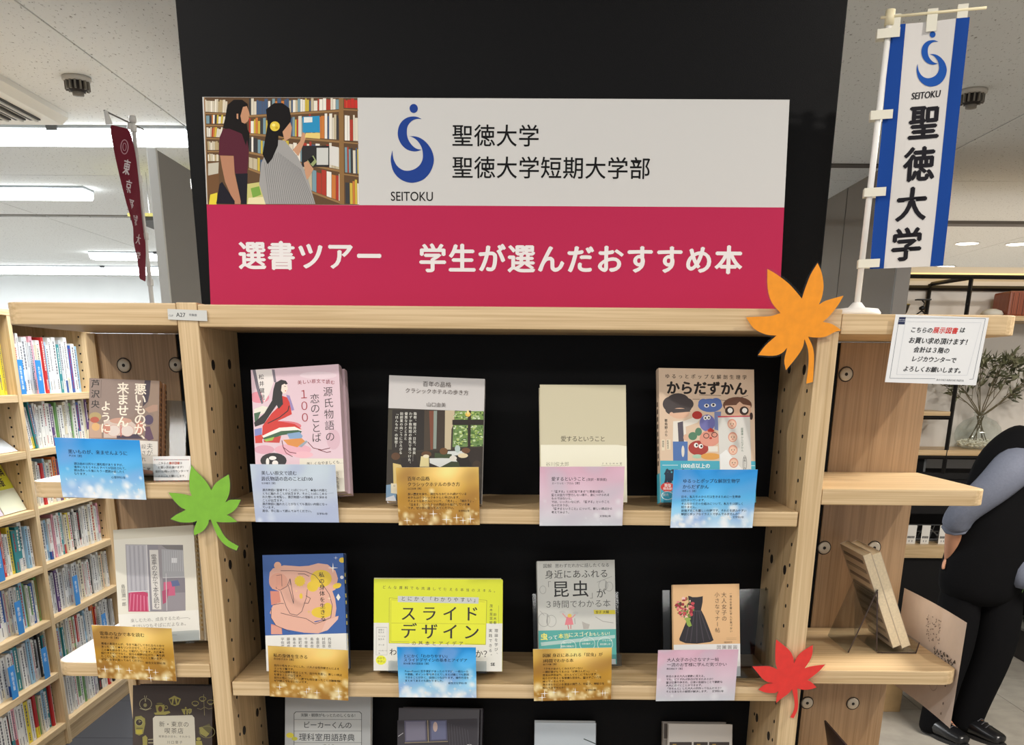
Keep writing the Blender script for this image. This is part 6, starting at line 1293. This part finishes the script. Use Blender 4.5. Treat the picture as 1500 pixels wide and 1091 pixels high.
skin('mouth', [[(*tuple(Pt(.080, -.022, -.05)), .004), (*tuple(Pt(.090, 0, -.05)), .006), (*tuple(Pt(.080, .022, -.05)), .004)]], mat('lips', (160, 92, 84), .5), pe, lev=1)
hs = MB(); n = 14
for j in range(9):
    th_ = pi*.62*j/8
    for i in range(n*2): ph = pi*i/n; hs.v.append(tuple(hc-face*.012+upv*.012+(upv*cos(th_)+(face*cos(ph)+sdv*sin(ph))*sin(th_))*(.108 if cos(ph) < .35 or th_ < .9 else .094)))
for j in range(8):
    for i in range(n*2):
        ph = pi*(i+.5)/n; thm = pi*.62*(j+.5)/8
        if cos(ph) > .45 and thm > 1.05: continue
        hs.f.append((j*n*2+i, j*n*2+(i+1) % (n*2), (j+1)*n*2+(i+1) % (n*2), (j+1)*n*2+i)); hs.mi.append(0); hs.c.append(None)
hs.build('hair', HAIR, pe, smooth=True)
skin('shirt', [[(2.09, 2.63, 1.13, .132, .108), (2.12, 2.61, 1.235, .135, .105), (2.15, 2.597, 1.30, .075, .07)],
   [('j', 0, 1), (2.055, 2.55, 1.225, .098), (1.995, 2.50, 1.20, .090), (1.935, 2.505, 1.12, .074), (1.855, 2.545, 1.035, .064), (1.846, 2.575, .985, .064), (1.85, 2.59, .95, .060)],
   [('j', 0, 1), (2.265, 2.71, 1.228, .068), (2.31, 2.66, 1.12, .064), (2.34, 2.615, 1.03, .055)]], SHIRT, pe)
skin('sleeve_cuff', [[(1.846, 2.578, .975, .068), (1.853, 2.596, .935, .064)]], SHIRT, pe, lev=1)
skin('vest', [[(2.02, 2.65, .60, .15, .12), (2.02, 2.65, .70, .20, .15), (2.04, 2.645, .84, .195, .155), (2.06, 2.635, .98, .19, .15), (2.085, 2.65, 1.11, .20, .15), (2.105, 2.625, 1.22, .20, .15), (2.14, 2.60, 1.31, .14, .12), (2.155, 2.597, 1.33, .08, .08)]], AP, pe)
skin('shirt_hem', [[(2.16, 2.56, .84, .085, .07), (2.17, 2.55, .76, .09, .08), (2.17, 2.55, .70, .09, .08)]], SHIRT, pe, lev=1)
skin('trousers', [[(2.02, 2.65, .95, .150, .120), (2.018, 2.65, .86, .17, .13), (2.015, 2.65, .78, .175, .135)],
   [('j', 0, 2), (1.945, 2.655, .68, .105), (1.95, 2.655, .58, .100), (1.955, 2.65, .42, .088), (1.94, 2.66, .24, .072), (1.928, 2.668, .09, .068), (1.926, 2.67, .04, .068), (1.926, 2.67, .0, .066)],
   [('j', 0, 2), (2.10, 2.655, .68, .118), (2.125, 2.655, .58, .112), (2.135, 2.66, .41, .100), (2.105, 2.67, .24, .084), (2.082, 2.685, .10, .078), (2.08, 2.687, .05, .076), (2.08, 2.687, .01, .074)]], TR, pe)
def shoe(hx, hy, dx, dy):
    d = Vector((dx, dy, 0)).normalized(); h = Vector((hx, hy, 0)); s2 = Vector((-d.y, d.x, 0)); o = skin('shoe', [[(*tuple(h+Vector((0, 0, .048))), .040, .045), (*tuple(h+d*.07+Vector((0, 0, .050))), .044, .046), (*tuple(h+d*.15+Vector((0, 0, .038))), .047, .034), (*tuple(h+d*.225+Vector((0, 0, .030))), .036, .025)]], SHOE, pe, lev=2)
    mb = MB(); n = 20; pts = []
    for i in range(n): a = 2*pi*i/n; q = h+d*(.105+.135*cos(a))+s2*(.040*sin(a)*(1 if cos(a) > -.2 else .85)); pts.append((q.x, q.y))
    mb.prism(pts, .0, .016); mb.build('sole', mat('shoe_sole', (26, 24, 24), .7), o)
    mb = MB()
    for k in range(4): c0 = h+d*(.075+.022*k)+Vector((0, 0, .098-.008*k)); mb.tube([c0-s2*.022-Vector((0, 0, .006)), c0+Vector((0, 0, .003)), c0+s2*.022-Vector((0, 0, .006))], .0024, 6)
    mb.build('laces', mat('lace', (60, 60, 64), .6), o)
shoe(1.905, 2.69, .45, -1); shoe(2.065, 2.70, .5, -1)
for _o in list(bpy.data.objects):
    if _o.name.startswith('g') and _o.type == 'FONT': bpy.data.objects.remove(_o)
